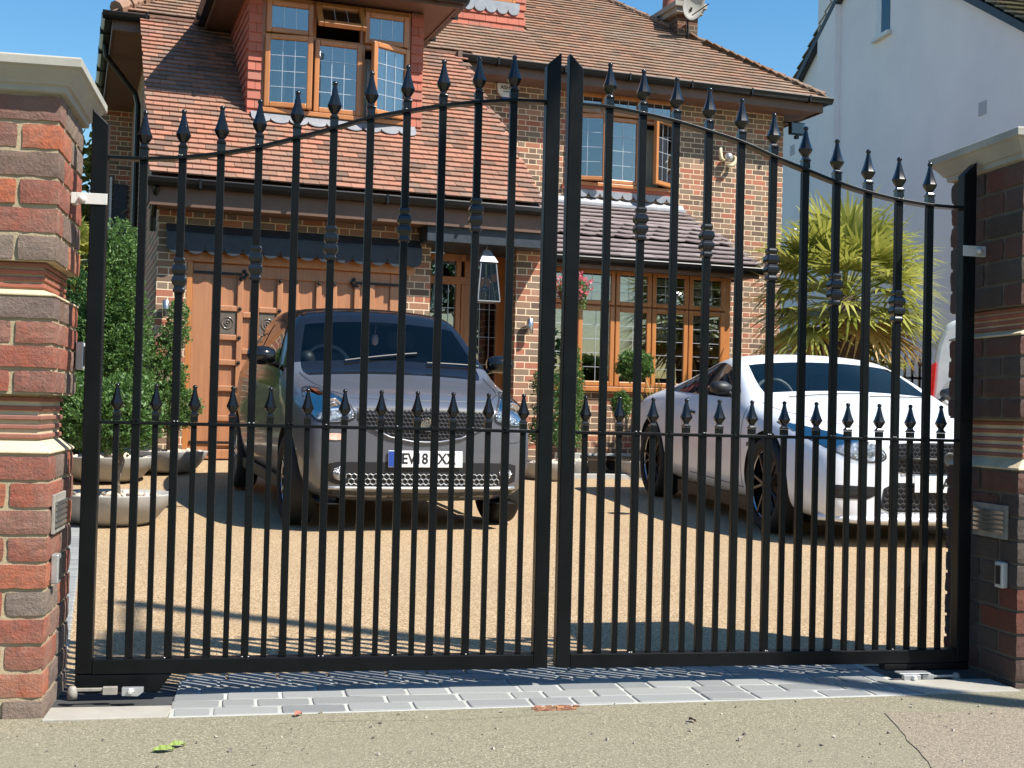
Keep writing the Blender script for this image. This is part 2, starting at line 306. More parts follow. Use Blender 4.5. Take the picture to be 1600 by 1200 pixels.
# ------------------------------------------------------------------ setting: ground
def sheet(name, x0, x1, y0, y1, nx, ny, dz, mt, edge=None, label=None):
    b = MB()
    vs = []
    for j in range(ny+1):
        for i in range(nx+1):
            x = x0+(x1-x0)*i/nx; y = y0+(y1-y0)*j/ny
            if edge: y = edge(x, y)
            vs.append((x, y, G(x, y)+dz))
    b.add(vs, [(j*(nx+1)+i, j*(nx+1)+i+1, (j+1)*(nx+1)+i+1, (j+1)*(nx+1)+i) for j in range(ny) for i in range(nx)])
    return tag(b.build(name, mt, smooth=True), label, None, None, 'structure')
g = MB(); g.quad((-400,-400,-.06),(400,-400,-.06),(400,500,-.06),(-400,500,-.06)); tag(g.build('ground', M['grass']), None, None, None, 'structure')
sheet('pavement', -7, 9, -3, 3.70, 40, 20, 0, M['asphalt'])
sheet('driveway', -6.5, 12, 4.12, 17.2, 74, 60, -.004, M['drive'])
sheet('paving_bed', -.25, 2.04, 3.655, 4.14, 30, 6, .0002, M['grout'])
sheet('hinge_pit_shade', -.595, -.252, 3.795, 4.14, 4, 4, -.006, M['pit_shade']); sheet('hinge_pit_shade', 2.042, 2.40, 3.835, 4.14, 4, 4, -.006, M['pit_shade'])  # dark sheets stand in for shade under the gate ends
sheet('paving_bed', -1.2, -.597, 3.702, 4.128, 6, 4, -.006, M['slab']); sheet('paving_bed', 2.402, 3.2, 3.702, 4.118, 6, 4, -.006, M['slab'])
def setts():
    b = MB(); rnd = random.Random(3); y = 3.665; r = 0
    while y < 4.13:
        d = .092; x = -.24 - rnd.random()*.02; xe = 2.02
        first = True
        while x < xe:
            w = rnd.choice([.10, .13, .16, .19, .22]);
            if first: w *= (.5, .9, .7)[r % 3]
            first = False
            x1 = min(x+w, xe)
            if x1-x > .03:
                j = .0034; z = G((x+x1)/2, y)+.003+rnd.uniform(-.0015, .0015)
                cr = [(x+j+rnd.uniform(0,.003), y+j), (x1-j, y+j+rnd.uniform(-.002,.002)), (x1-j-rnd.uniform(0,.003), y+d-j), (x+j, y+d-j+rnd.uniform(-.002,.002))]
                c = .006; P = []
                for k in range(4):
                    a, p, q = Vector(cr[k-1]), Vector(cr[k]), Vector(cr[(k+1) % 4])
                    P += [p+(a-p).normalized()*c, p+(q-p).normalized()*c]
                b.prism([(p.x, p.y) for p in P], 'z', z-.03, z)
            x = x1
        y += d; r += 1
    return tag(b.build('block_paving', M['sett'], bev=.003, seg=1), None, None, None, 'structure')
setts()
def border():
    b = MB(); y = 4.13; k = 0
    while y < 9.2:
        d = .098; xo = -.60-(y-4.13)*.125
        for i in range(2):
            z = G(xo, y)+.002; b.box(xo-.2*(2-i)+.006, xo-.2*(1-i)-.006, y+.005, y+d-.005, z-.03, z)
        y += d; k += 1
    tag(b.build('paved_border', M['sett'], bev=.003, seg=1), None, None, None, 'structure')
    b = MB(); v = []
    for q in range(27):
        yy = 4.13+q*.195; xo = -.60-(yy-4.13)*.125; v += [(xo-.42, yy, G(xo, yy)-.002), (xo, yy, G(xo, yy)-.002)]
    b.add(v, [(2*q, 2*q+1, 2*q+3, 2*q+2) for q in range(26)])
    tag(b.build('border_bed', M['grout'], smooth=True), None, None, None, 'structure')
border()
b = MB(); 
b.prism([(-.585, 3.655), (-.255, 3.665), (-.245, 3.80), (-.585, 3.80)], 'z', -.03, G(-.4, 3.7)+.004)
tag(b.build('gate_slab', M['slab'], bev=.003), None, None, None, 'structure')
b = MB(); b.prism([(2.03, 3.66), (2.36, 3.66), (2.36, 3.84), (1.96, 3.84)], 'z', -.01, G(2.2, 3.7)+.006)
tag(b.build('gate_slab', M['slab'], bev=.003), None, None, None, 'structure')
v = []; b = MB(); rn = random.Random(5)
for q in range(24):
    y = 3.45-q*.05; xl = 1.785-(3.45-y)*.28+rn.uniform(-.004, .004)
    for k in range(13): x = xl+(4-xl)*k/12; yy = y-(0 if q else .025*math.sin(k*1.7)); v.append((x, yy, G(x, yy)+.0022))
b.add(v, [((q+1)*13+k, (q+1)*13+k+1, q*13+k+1, q*13+k) for q in range(23) for k in range(12)])
tag(b.build('pavement_patch', M['patch'], smooth=True), None, None, None, 'structure')
b = MB()
for i in range(60):
    x = -.05+random.random()*.15; y = 3.60+random.random()*.045; r = .003+random.random()*.006
    X = .77+(x+.05)*.9; b.box(X, X+r*2.2, y, y+r*1.6, G(X, y)-.004, G(X, y)+r*.5)
tag(b.build('rust_brown_rubble', mat('rusty_rubble', (.22,.09,.045), (.30,.15,.08), rough=.95, island=.4)), None, None, None, 'structure')
b = MB()
rnd = random.Random(11)
for i in range(230):
    x = rnd.uniform(-1., 3.2); y = rnd.uniform(2.75, 3.66); r = rnd.uniform(.0012, .0035)*(2 if rnd.random() < .05 else 1)
    T = Matrix.Translation((x, y, G(x, y)+r*.6)) @ Euler((rnd.random()*3, rnd.random()*3, rnd.random()*3)).to_matrix().to_4x4()
    b.box(-r*1.4, r*1.4, -r, r, -r, r, T)
tag(b.build('grit', mat('loose_grit', (.36,.33,.27), (.14,.11,.08), rough=.9, island=.5, sc=40)), 'loose pale grit and crumbs lying over the worn pavement', 'grit', None, 'stuff')
# ------------------------------------------------------------------ brick pillars
def rough_brick(b, x0, x1, y0, y1, z0, z1, sd):
    nx, ny, nz = max(2, int((x1-x0)/.02)), max(2, int((y1-y0)/.02)), 4
    idx = {}; vs = []; fs = []
    def vid(i, j, k):
        if (i, j, k) not in idx:
            p = Vector((x0+(x1-x0)*i/nx, y0+(y1-y0)*j/ny, z0+(z1-z0)*k/nz))
            c = Vector(((x0+x1)/2, (y0+y1)/2, (z0+z1)/2)); e = (i in (0, nx))+(j in (0, ny))+(k in (0, nz))
            q = p+ (c-p).normalized()*((.0016 if e == 2 else .0034) if e > 1 else 0)*random.uniform(.5, 1.5)
            n = noise.noise_vector(p*28+Vector((sd, 0, 0)))*.0018+noise.noise_vector(p*85)*.0017
            idx[(i, j, k)] = len(vs); vs.append(q+n)
        return idx[(i, j, k)]
    for i in range(nx):
        for j in range(ny): fs += [(vid(i,j,0),vid(i,j+1,0),vid(i+1,j+1,0),vid(i+1,j,0)), (vid(i,j,nz),vid(i+1,j,nz),vid(i+1,j+1,nz),vid(i,j+1,nz))]
        for k in range(nz): fs += [(vid(i,0,k),vid(i+1,0,k),vid(i+1,0,k+1),vid(i,0,k+1)), (vid(i,ny,k),vid(i,ny,k+1),vid(i+1,ny,k+1),vid(i+1,ny,k))]
    for j in range(ny):
        for k in range(nz): fs += [(vid(0,j,k),vid(0,j,k+1),vid(0,j+1,k+1),vid(0,j+1,k)), (vid(nx,j,k),vid(nx,j+1,k),vid(nx,j+1,k+1),vid(nx,j,k+1))]
    b.add(vs, fs)
def pillar(x0, label, seed, off, mb='pbrick', mm='mortar'):
    Wd = .44; t = thing('brick_pillar', label, 'gate pillar', (x0, 3.70, 0)); random.seed(seed)
    bb = MB(); mo = MB(); ml = MB(); ti = MB()
    H, St, J = .1025, .2125, .0115
    def course(z, k):
        zt = z+bh; jit = lambda: random.uniform(-.0025, .0025)
        def segs(tp): return [(0, H), (H+J, Wd-H-J), (Wd-H, Wd)] if tp else [(0, St), (Wd-St, Wd)]
        fr = segs(k % 2 == 0); sdg = segs(k % 2 == 1); n = len(fr); mlen = len(sdg)
        for i, (a, c) in enumerate(fr):          # front and back faces incl. corners
            for yy in (0, 1):
                ends = i in (0, n-1); dep = sdg[0][1] if ends else H
                ya, yb = (0, dep) if yy == 0 else (Wd-dep, Wd)
                j1 = jit(); rough_brick(bb, a, c, ya+(j1 if not yy else 0), yb+(j1 if yy else 0), z, zt, seed+k*3+i)
        if mlen == 3:
            a, c = sdg[1]
            for xx in (0, 1):
                rough_brick(bb, 0 if not xx else Wd-H, H if not xx else Wd, a, c, z+.001, zt, seed+k*7+xx)
    k = off; bh = .0645
    def courses(z0, n, pitch):
        nonlocal k
        for i in range(n): course(z0+i*pitch+.006, k); k += 1
    zb = -.040
    courses(zb, 10, .0748)
    def core(z0, z1, ins): mo.box(ins, Wd-ins, ins, Wd-ins, z0, z1)
    core(-.05, .714, .006); core(.876, 1.151, .006); core(1.246, 1.715, .006)
    bh = .0585; courses(.877, 4, .0680); bh = .067; courses(1.243, 6, .0778)
    for zlo, zhi, lh in ((.714, .878, .034), (1.151, 1.247, .018)):   # sloping mortar ledge, then thin creasing tiles set back
        s = .034; p = [(0, zlo), (0, zlo+.004), (s, zlo+lh), (s, zhi), (Wd-s, zhi), (Wd-s, zlo+lh), (Wd, zlo+.004), (Wd, zlo)]
        v = []
        for (ins, z) in ((-.001, zlo-.002), (-.001, zlo+.004), (s+.006, zlo+lh), (s+.006, zhi+.004)):
            v += [(ins, ins, z), (Wd-ins, ins, z), (Wd-ins, Wd-ins, z), (ins, Wd-ins, z)]
        f = [(a*4+q, a*4+(q+1) % 4, (a+1)*4+(q+1) % 4, (a+1)*4+q) for a in range(3) for q in range(4)]
        ml.add(v, f+[(3,2,1,0),(12,13,14,15)])
        n = 5 if lh > .02 else 4; h = (zhi-zlo-lh)/n
        for i in range(n):
            z = zlo+lh+.002+i*h; e = s-random.uniform(0, .004)
            ti.box(e, Wd-e, e, Wd-e, z+h*.10, z+h*.10+.0125)
    body = bb.build('bricks', M[mb], t); mo.build('mortar_core', M[mm], t); ml.build('mortar_ledge', M['mortarl'], t, bev=.002); ti.build('creasing_tiles', M['ptile'], t, bev=.002, seg=1)
    cp = MB(); prof = [(-.005, 1.712), (.012, 1.716), (.014, 1.732), (.022, 1.735), (.026, 1.742), (.040, 1.760), (.052, 1.774), (.060, 1.778), (.060, 1.802), (.055, 1.806), (-.20, 1.842)]
    v = []
    for (o, z) in prof: v += [(-o, -o, z), (Wd+o, -o, z), (Wd+o, Wd+o, z), (-o, Wd+o, z)]
    n = len(prof); cp.add(v, [(a*4+q, a*4+(q+1) % 4, (a+1)*4+(q+1) % 4, (a+1)*4+q) for a in range(n-1) for q in range(4)]+[(3,2,1,0), tuple(range(4*n-4, 4*n))])
    cp.build('coping_stone', M['stone'], t, bev=.0015, seg=1)
    return t
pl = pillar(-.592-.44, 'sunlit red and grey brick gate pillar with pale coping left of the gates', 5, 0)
pr = pillar(2.365, 'shadowed brick gate pillar with a pale moulded coping right of the gates', 8, 1, 'pbrick_shade', 'mortar_shade')
# things on the pillars
def louvre(x, sgn, label):
    t = thing('louvre_light', label, 'wall light', (x, 3.80, .54))
    b = MB(); b.box(0, sgn*.008, -.05, .15, -.055, .055) if sgn > 0 else b.box(sgn*.008, 0, -.05, .15, -.055, .055); b.build('face_plate', M['rust'], t, bev=.001)
    b = MB()
    for k in range(5):
        z = -.036+k*.0155; a, c = sorted((sgn*.009, sgn*.014)); b.box(a, c, -.04, .14, z, z+.009)
    b.build('louvre_slats', M['steel'], t); return t
louvre(-.591, 1, 'small slatted steel light on the side of the sunlit pillar')
louvre(2.364, -1, 'slatted steel light set in the dark side of the shadowed pillar')
def photocell(x, y, z, sgn, label, m1='galvp'):
    t = thing('photocell', label, 'gate sensor', (x, y, z))
    b = MB(); a, c = sorted((0, sgn*.022)); b.box(a, c, -.022, .022, -.042, .042); b.build('housing', M[m1], t, bev=.004)
    b = MB(); a, c = sorted((sgn*.0225, sgn*.025)); b.box(a, c, -.013, .013, -.03, .03); b.build('lens', M['ink'], t, bev=.001); return t
photocell(-.592, 3.79, .385, 1, 'small grey gate sensor on the sunlit pillar below its slatted light', 'galv')
photocell(2.364, 3.77, .37, -1, 'small gate sensor with a black lens on the shadowed pillar')
photocell(-.588, 4.10, 1.0, 1, 'upright white box fixed at the back of the sunlit pillar', 'wplastic')
# ------------------------------------------------------------------ gates
TIP = [.876,.887,.906,.933,.968,1.005,1.045,1.073,1.098,1.116,1.129]; TIP = [t+CAMZ for t in TIP]
def finial_mesh(h, w):
    b = MB(); q = math.pi/4; s = w/2
    b.box(-s*.62, s*.62, -s*.62, s*.62, 0, h*.16)
    b.lathe([(s*.95, h*.165), (s*1.0, h*.20), (s*.72, h*.235), (s*.62, h*.27), (s*.55, h*.29)], n=4, rot=q)
    b.lathe([(s*.55, h*.29), (s*1.0, h*.39), (s*1.18, h*.455), (s*.98, h*.52), (s*.66, h*.66), (s*.42, h*.80), (s*.30, h*.90)], n=8, rot=q/2)
    r = s*.42; b.lathe([(r*math.sin(math.pi*k/8)+.0002, h-r-r*math.cos(math.pi*k/8)) for k in range(9)], n=12)
    me = b.build('finial', M['blackg']); smooth_by(me, 38); return me
def collar_mesh():
    b = MB(); q = math.pi/4; k = 1.414*.5
    w = lambda x: x*k
    b.lathe([(w(.023), -.055), (w(.030), -.052), (w(.036), -.045), (w(.030), -.038), (w(.026), -.034), (w(.040), -.026), (w(.044), -.016), (w(.040), -.006), (w(.028), 0), (w(.040), .006), (w(.044), .016), (w(.040), .026), (w(.026), .034), (w(.030), .038), (w(.036), .045), (w(.030), .052), (w(.023), .055)], n=4, rot=q)
    o = b.build('collar', M['blackg']); m_ = o.modifiers.new('bevel', 'BEVEL'); m_.width = .003; m_.segments = 2; return o
FIN = finial_mesh(.142, .040); FIND = finial_mesh(.112, .034); COLR = collar_mesh()
FINm, FINDm, COLm = FIN.data, FIND.data, COLR.data
def wrap(me, name, parent, loc, bev=0):
    o = bpy.data.objects.new(name, me); COL.objects.link(o); o.parent = parent; o.location = loc
    if bev: b_ = o.modifiers.new('bevel', 'BEVEL'); b_.width = bev; b_.segments = 2
    return o
for o in (FIN, FIND, COLR): bpy.data.objects.remove(o)
db = MB(); db.box(-.0085, .0085, -.0085, .0085, 0, .692); DBo = db.build('short_bar', M['black']); DBm = DBo.data; bpy.data.objects.remove(DBo)
def gate(side, label):
    L = side == 'L'
    t = thing('metal_gate', label, 'gate', (0, 3.93, 0), 0, 'pair of black driveway gates')
    Y0, Y1 = -.0225, .0225
    xs = [-.388+.112*k for k in range(11)] if L else [1.045+.112*k for k in range(11)]
    tips = TIP if L else TIP[::-1]
    rails = [z-.147 for z in tips]
    pA, pB = ((-.537, -.490), (.834, .880)) if L else ((.907, .953), (2.280, 2.326))
    zA, zB = (1.727, 2.003)
    def post(x0, x1, zi, zo, hiR):
        b = MB(); zl, zr = (zo, zi) if hiR else (zi, zo)
        b.prism([(x0, .06), (x1, .06), (x1, zr), (x0, zl)], 'y', Y0, Y1); return b.build('post', M['black'], t, bev=.003)
    if L: post(*pA, 1.727, 1.683, False); post(*pB, 2.003, 1.962, True)
    else: post(*pA, 2.003, 1.958, False); post(*pB, 1.742, 1.698, True)
    x0, x1 = pA[1], pB[0]
    b = MB(); b.box(x0, x1, Y0, Y1, .058, .103)
    if L: b.prism([(-.537, .004), (-.30, .004), (-.262, .058), (-.537, .058)], 'y', Y0+.002, Y1-.002)
    else: b.box(2.02, 2.326, Y0+.002, Y1-.002, .035, .058)
    b.build('bottom_rail', M['black'], t, bev=.003)
    b = MB(); b.box(x0, x1, -.014, .014, .795, .805); b.build('middle_rail', M['black'], t, bev=.0015)
    # arched top rail: flat bar following the bars
    nodes = [(x0, rails[0]-(.002 if L else -.003))]+list(zip(xs, rails))+[(x1, rails[-1]+(.003 if L else -.002))]
    pts = []
    for i in range(len(nodes)-1):
        p0, p1, p2, p3 = nodes[max(i-1, 0)], nodes[i], nodes[i+1], nodes[min(i+2, len(nodes)-1)]
        for k in range(6):
            u = k/6; z = .5*((2*p1[1])+(-p0[1]+p2[1])*u+(2*p0[1]-5*p1[1]+4*p2[1]-p3[1])*u*u+(-p0[1]+3*p1[1]-3*p2[1]+p3[1])*u**3)
            pts.append((p1[0]+(p2[0]-p1[0])*u, z))
    pts.append(nodes[-1])
    b = MB(); n = len(pts); vs = []
    for (x, z) in pts: vs += [(x, -.019, z-.005), (x, .019, z-.005), (x, .019, z+.005), (x, -.019, z+.005)]
    fs = [(a*4+q, a*4+(q+1) % 4, (a+1)*4+(q+1) % 4, (a+1)*4+q) for a in range(n-1) for q in range(4)]
    b.add(vs, [f[::-1] for f in fs]+[(0,1,2,3), (4*n-1,4*n-2,4*n-3,4*n-4)]); b.build('top_rail', M['black'], t, bev=.0015)
    for k in range(11):
        x, zr = xs[k], rails[k]
        b = MB(); b.box(-.0115, .0115, -.0115, .0115, .103, zr-.005); o = b.build('bar', M['black'], t, bev=.0018, loc=(x, 0, 0))
        wrap(FINm, 'finial', o, (0, 0, zr+.005))
        dec = (k % 2 == 1)
        if dec: wrap(COLm, 'collar', o, (0, 0, zr-.355), .003)
        w = MB(); rr = random.Random(k*7+L)
        for (zz) in (.103, .806, zr+.004):
            for q in range(3):
                a = rr.uniform(-.012, .012); w.lathe([(.0001, 0), (.005, .0008), (.0035, .003), (.0005, .0038)], c=(a, rr.choice([-.0125, .0125]), zz), n=6)
        w.build('weld', M['weld'] if k % 2 else M['black'], o, smooth=True)
    dx = [x-.056 for x in xs]+[xs[-1]+.056]
    for x in dx:
        o = wrap(DBm, 'short_bar', t, (x, 0, .103), .0015)
        wrap(FINDm, 'finial', o, (0, 0, .703))
    # hinge strap and bolt
    b = MB(); zc = 1.475-.02 if L else 1.46-.02
    if L:
        b.box(-.575, -.487, -.026, -.0235, zc-.013, zc+.020); b.box(-.590, -.575, -.026, .02, zc-.013, zc+.020)
    else:
        b.box(2.277, 2.329, -.026, -.0235, zc-.018, zc+.018); b.box(2.329, 2.362, -.026, -.012, zc-.018, zc+.018)
    hs_ = b.build('hinge_strap', M['galvp'], t, bev=.002)
    b = MB(); bx = -.558 if L else 2.335
    b.lathe([(.0001, -.040), (.008, -.038), (.012, -.033), (.012, -.027)], c=(bx, 0, zc), axis='y', n=14)
    b.build('bolt', M['galvp'], hs_, smooth=True)
    return t
gl = gate('L', 'wider-looking black metal gate leaf rising from the sunlit pillar, in front of the grey car')
gr = gate('R', 'black metal gate leaf hung on the shadowed pillar, in front of the white car')
def opener(x, s, label, m1):
    t = thing('gate_opener', label, 'gate motor arm', (x, 3.86, .0), 0, 'buried motor arms under the gates')
    b = MB(); b.lathe([(.014, .0), (.015, .02), (.012, .030), (.008, .036), (.001, .037)], n=14); b.build('pivot', M['rust'], t, smooth=True)
    b = MB(); b.box(min(0, s*.12), max(0, s*.12), -.006, .006, .022, .030); b.box(min(s*.085, s*.125), max(s*.085, s*.125), -.012, .006, .012, .034); b.build('arm', M[m1], t, bev=.001)
    b = MB(); b.prism([(s*.14, .012), (s*.14, .036), (s*.20, .036), (s*.20, .022), (s*.185, .010)], 'y', -.03, -.012); b.box(min(s*.10, s*.21), max(s*.10, s*.21), -.02, .02, .037, .041) if s < 0 else None
    b.build('bracket', M['galv'], t, bev=.0015)
    b = MB(); b.lathe([(.0001, -.042), (.007, -.041), (.0095, -.036), (.0095, -.03)], c=(s*.165, 0, .026), axis='y', n=6); b.build('bolt', M['galvp'], t); return t
opener(-.535, 1, 'dusty motor arm under the black gate beside the sunlit pillar', 'rust')
opener(2.25, -1, 'grey motor arm under the black gate beside the shadowed pillar', 'galv')
# ------------------------------------------------------------------ HOUSE  local axes: x along facade, y inward, z up
HA = RD(8.5); HO = Vector((-1.16, 13.34, 0))
def H2W(u, w, z=0): return Vector((HO.x+u*math.cos(HA)-w*math.sin(HA), HO.y+u*math.sin(HA)+w*math.cos(HA), z))
house = thing('brick_house', 'brick house with red tiled roofs, a wooden garage door and bay window behind the gates', 'house', HO, HA)
def wallbox(b, u0, u1, z0, z1, w0, w1, holes=()):
    us = sorted({u0, u1, *[h[0] for h in holes], *[h[1] for h in holes]}); zs = sorted({z0, z1, *[h[2] for h in holes], *[h[3] for h in holes]})
    for i in range(len(us)-1):
        for j in range(len(zs)-1):
            cu, cz = (us[i]+us[i+1])/2, (zs[j]+zs[j+1])/2
            if any(h[0] < cu < h[1] and h[2] < cz < h[3] for h in holes): continue
            b.box(us[i], us[i+1], w0, w1, zs[j], zs[j+1])
b = MB()
wallbox(b, 0, 2.88, -.05, 2.95, 0, .25, [(.30, 2.62, -.06, 2.42)])
wallbox(b, 3.87, 4.22, -.05, 2.95, .0, .25)
b.box(0, .25, .25, 9, -.05, 2.95)
b.prism([(.25, 2.95), (9., 2.95), (9., 5.5), (2.55, 5.5), (.25, 3.62)], 'x', .0, .25)
b.box(2.63, 2.88, .25, .62, -.05, 2.6); b.box(3.99, 4.22, .25, 3., -.05, 2.95); b.prism([(.26, 2.95), (3., 2.95), (3., 5.5), (2.9, 5.5), (.26, 3.42)], 'x', 3.90, 4.00)
wallbox(b, 4.14, 9.06, -.05, 5.5, 3.0, 3.25, [(5.22, 7.27, 4.05, 5.42), (4.5, 7.1, -.06, 2.75)])
b.box(8.81, 9.06, 3.25, 9, -.05, 5.5)
b.box(4.22, 7.12, 1.0, 1.25, -.05, 1.14)
b.box(6.87, 7.12, 1.25, 3., -.05, 1.14)
b.box(4.22, 4.40, 1.0, 1.25, 1.14, 2.66)
b.build('wall', M['brick'], house)
# rooms
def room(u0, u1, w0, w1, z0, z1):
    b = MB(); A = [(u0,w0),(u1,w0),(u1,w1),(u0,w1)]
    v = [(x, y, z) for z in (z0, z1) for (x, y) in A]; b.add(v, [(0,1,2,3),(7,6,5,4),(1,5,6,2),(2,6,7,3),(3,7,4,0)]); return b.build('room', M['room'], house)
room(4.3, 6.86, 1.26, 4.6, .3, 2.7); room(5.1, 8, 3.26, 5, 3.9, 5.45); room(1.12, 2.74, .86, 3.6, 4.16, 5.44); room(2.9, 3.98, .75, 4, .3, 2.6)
# ---- tiles
def tile_field(b, o, du, dsv, nrm, u0, u1, s1, gauge, tw, clip=None, lap=.05, th=.016, rnd=random, tilt=.085, round_rows=None, gap=.004):
    n = int(s1/gauge)+1
    for i in range(n):
        s = i*gauge; off = (tw/2 if i % 2 else 0)+rnd.uniform(-.01, .01); x = u0-off
        while x < u1:
            a, c = max(x+gap/2, u0), min(x+tw-gap/2, u1); x += tw
            if c-a < .03: continue
            if clip and not clip((a+c)/2, s): continue
            j = rnd.uniform(-.004, .004); sk = rnd.uniform(-.003, .003); up = rnd.uniform(0, .004)
            e = min(s+gauge+lap, s1+.02)
            def P(u, q, h): return o+du*u+dsv*q+nrm*h
            h0 = th+gauge*tilt*1.6+up; h1 = .004
            if round_rows and i in round_rows:
                m_ = 5; pts = [(a+(c-a)*k/m_, s+.045*(1-abs(2*k/m_-1)**2)*(1 if True else 0)*-1+.02) for k in range(m_+1)]+[(c, e), (a, e)]
                v = [P(u, q, (h0 if q < s+gauge*.6 else h1)+th) for (u, q) in pts]+[P(u, q, (h0-th if q < s+gauge*.6 else h1-th)+th) for (u, q) in pts]
                m2 = len(pts); b.add(v, [tuple(range(m2))]+[(k, k+m2, (k+1) % m2+m2, (k+1) % m2) for k in range(m2)]); continue
            v = [P(a, s+j-sk, h0), P(c, s+j+sk, h0), P(c, e, h1), P(a, e, h1), P(a, s+j-sk, h0-th), P(c, s+j+sk, h0-th), P(c, e, h1-th), P(a, e, h1-th)]
            b.add(v, [(0,1,2,3),(4,5,1,0),(5,6,2,1),(7,4,0,3),(6,7,3,2)])
def slope(k): # unit vector up-slope and normal for roof rising with +w at tan=k
    l = math.hypot(1, k); return Vector((0, 1/l, k/l)), Vector((0, -k/l, 1/l)), l
rd = random.Random(21)
sv, nv, ln = slope(.8)
DW = .72; DS = (DW+.4)*ln   # dormer foot along the slope
def clipcat(u, s):
    w = -.42+s/ln
    if .98 < u < 2.86 and w > DW+.02: return False
    return u < 4.02-.04*(w) if True else True
b = MB(); tile_field(b, Vector((0, -.44, 3.12)), Vector((1,0,0)), sv, nv, -.13, 4.03, 3.02*ln, .112, .168, clipcat, rnd=rd)
b.build('catslide_roof', M['tile'], house)
b = MB(); b.prism([(-.42, 3.06), (2.75, 5.60), (2.75, 5.55), (-.40, 3.02)], 'x', -.10, .94); b.prism([(-.42, 3.06), (.70, 3.956), (.70, 3.90), (-.40, 3.02)], 'x', .94, 2.9); b.prism([(-.42, 3.06), (2.75, 5.60), (2.75, 5.55), (-.40, 3.02)], 'x', 2.9, 3.98)
b.build('roof_deck', M['brown'], house)
sv2, nv2, ln2 = slope(.75)
EZ, EW, UL, UR = 5.52, 2.53, -.45, 9.52
def clipmain(u, s):
    w = s/ln2
    if w > 3.6: return False
    if 3.92 < u < 5.14 and w > .98: return False
    return (u-UL) > w*.98 and (UR-u) > w*.98 and not (u < 4. and w < .08)
b = MB(); tile_field(b, Vector((0, EW, EZ)), Vector((1,0,0)), sv2, nv2, UL, UR, 3.6*ln2, .112, .168, clipmain, rnd=rd)
b.build('main_roof', M['tile2'], house)
# other slopes of the hipped roof
b = MB(); RW = 3.6; zt = EZ+RW*.75; YB = 9.7
b.add([(UL, EW, EZ), (UR, EW, EZ), (UR-RW, EW+RW, zt), (UL+RW, EW+RW, zt), (UL, YB, EZ), (UR, YB, EZ)], [(0,1,2,3), (1,5,2), (4,0,3), (5,4,3,2)])
b.build('roof_deck', M['brown'], house)
ll = math.hypot(1, .75)
b = MB(); tile_field(b, Vector((UR, EW, EZ)), Vector((0,1,0)), Vector((-1/ll, 0, .75/ll)), Vector((.75/ll, 0, 1/ll)), 0, 7.2, RW*ll, .112, .168, lambda u, s: u > s/ll and 7.2-u > s/ll, rnd=rd); b.build('side_roof', M['tile2'], house)
b = MB(); tile_field(b, Vector((UL, EW, EZ)), Vector((0,1,0)), Vector((1/ll, 0, .75/ll)), Vector((-.75/ll, 0, 1/ll)), 0, 7.2, RW*ll, .112, .168, lambda u, s: u > s/ll and 7.2-u > s/ll, rnd=rd); b.build('side_roof', M['tile2'], house)
# hip tiles
for (uc, sg) in ((UL, 1), (UR, -1)):
    b = MB()
    for k in range(26):
        s = .06+k*.14
        if s > RW: break
        p = Vector((uc+sg*s, EW+s, EZ+.75*s+.035)); d = Vector((sg, 1, .75)).normalized()
        b.tube([p-d*.02, p+d*.2], [.10 if sg > 0 else .055, .075 if sg > 0 else .04], 9)
    b.build('hip_tiles', M['tile2'], house)
# soffits, fascias, gutters
def parts0(name, mt, boxes, bev=0):
    for q in boxes: b = MB(); b.box(*q); b.build(name, mt, house, bev=bev)
parts0('soffit', M['soffit'], [(-.10, 4.12, -.36, .0, 2.83, 2.85), (3.9, 9.4, 2.60, 3.0, 5.34, 5.36), (-.42, 0, 2.6, 9.4, 5.34, 5.36), (9.06, 9.44, 3.0, 9.4, 5.34, 5.36)])
parts0('fascia', M['brown'], [(-.11, 4.14, -.385, -.36, 2.82, 3.06), (3.9, 9.46, 2.575, 2.60, 5.33, 5.52), (-.445, -.42, 2.575, 9.4, 5.33, 5.52), (-.42, -.02, 2.575, 2.60, 5.33, 5.52), (9.44, 9.465, 2.6, 9.4, 5.33, 5.52), (-.13, -.111, -.36, -.02, 2.85, 3.04)], .003)
def gutter(p0, p1, r=.058):
    b = MB()
    p0, p1 = Vector(p0), Vector(p1); d = (p1-p0).normalized(); n = Vector((d.y, -d.x, 0)); vs = []
    prof = [(-1, .55), (1, .55), (1.12, .35), (1., .05), (.85, -.35), (.45, -.85), (-.3, -.95), (-1, -.6)]
    for p in (p0, p1): vs += [p+n*(a*r)+Vector((0,0,c*r)) for a, c in prof]
    m2 = len(prof); b.add(vs, [(i, (i+1) % m2, m2+(i+1) % m2, m2+i) for i in range(1, m2)]+[tuple(range(m2)), tuple(range(m2, 2*m2))[::-1]])
    L = (p1-p0).length; k = .5
    while k < L:
        q = p0+d*k; b.box(-.012, .012, -r*1.18, r*.9, -r*1.05, r*.62, Matrix.Translation(q) @ Matrix.Rotation(math.atan2(d.y, d.x), 4, 'Z')); k += .95
    b.build('gutter', M['gutter'], house)
gutter((-.14, -.445, 3.055), (4.16, -.445, 3.055)); gutter((3.92, 2.515, 5.50), (9.56, 2.515, 5.50)); gutter((-.56, 2.515, 5.50), (-.02, 2.515, 5.50)); gutter((-.505, 9.4, 5.5), (-.505, 2.575, 5.5)); gutter((9.525, 2.575, 5.5), (9.525, 9.4, 5.5)); gutter((4.18, .60, 2.70), (7.46, .60, 2.70))
def dpipe(pts, r): b = MB(); b.tube(pts, r, 8); b.build('downpipe', M['gutter'], house)
dpipe([(-.05,-.43,3.0),(-.06,-.3,2.86),(-.06,-.1,2.75),(-.06,-.06,2.6)], .032); dpipe([(-.5,3.7,5.45),(-.48,3.7,5.3),(-.1,3.9,4.9),(-.06,3.9,4.75),(-.06,3.9,.2)], .036)
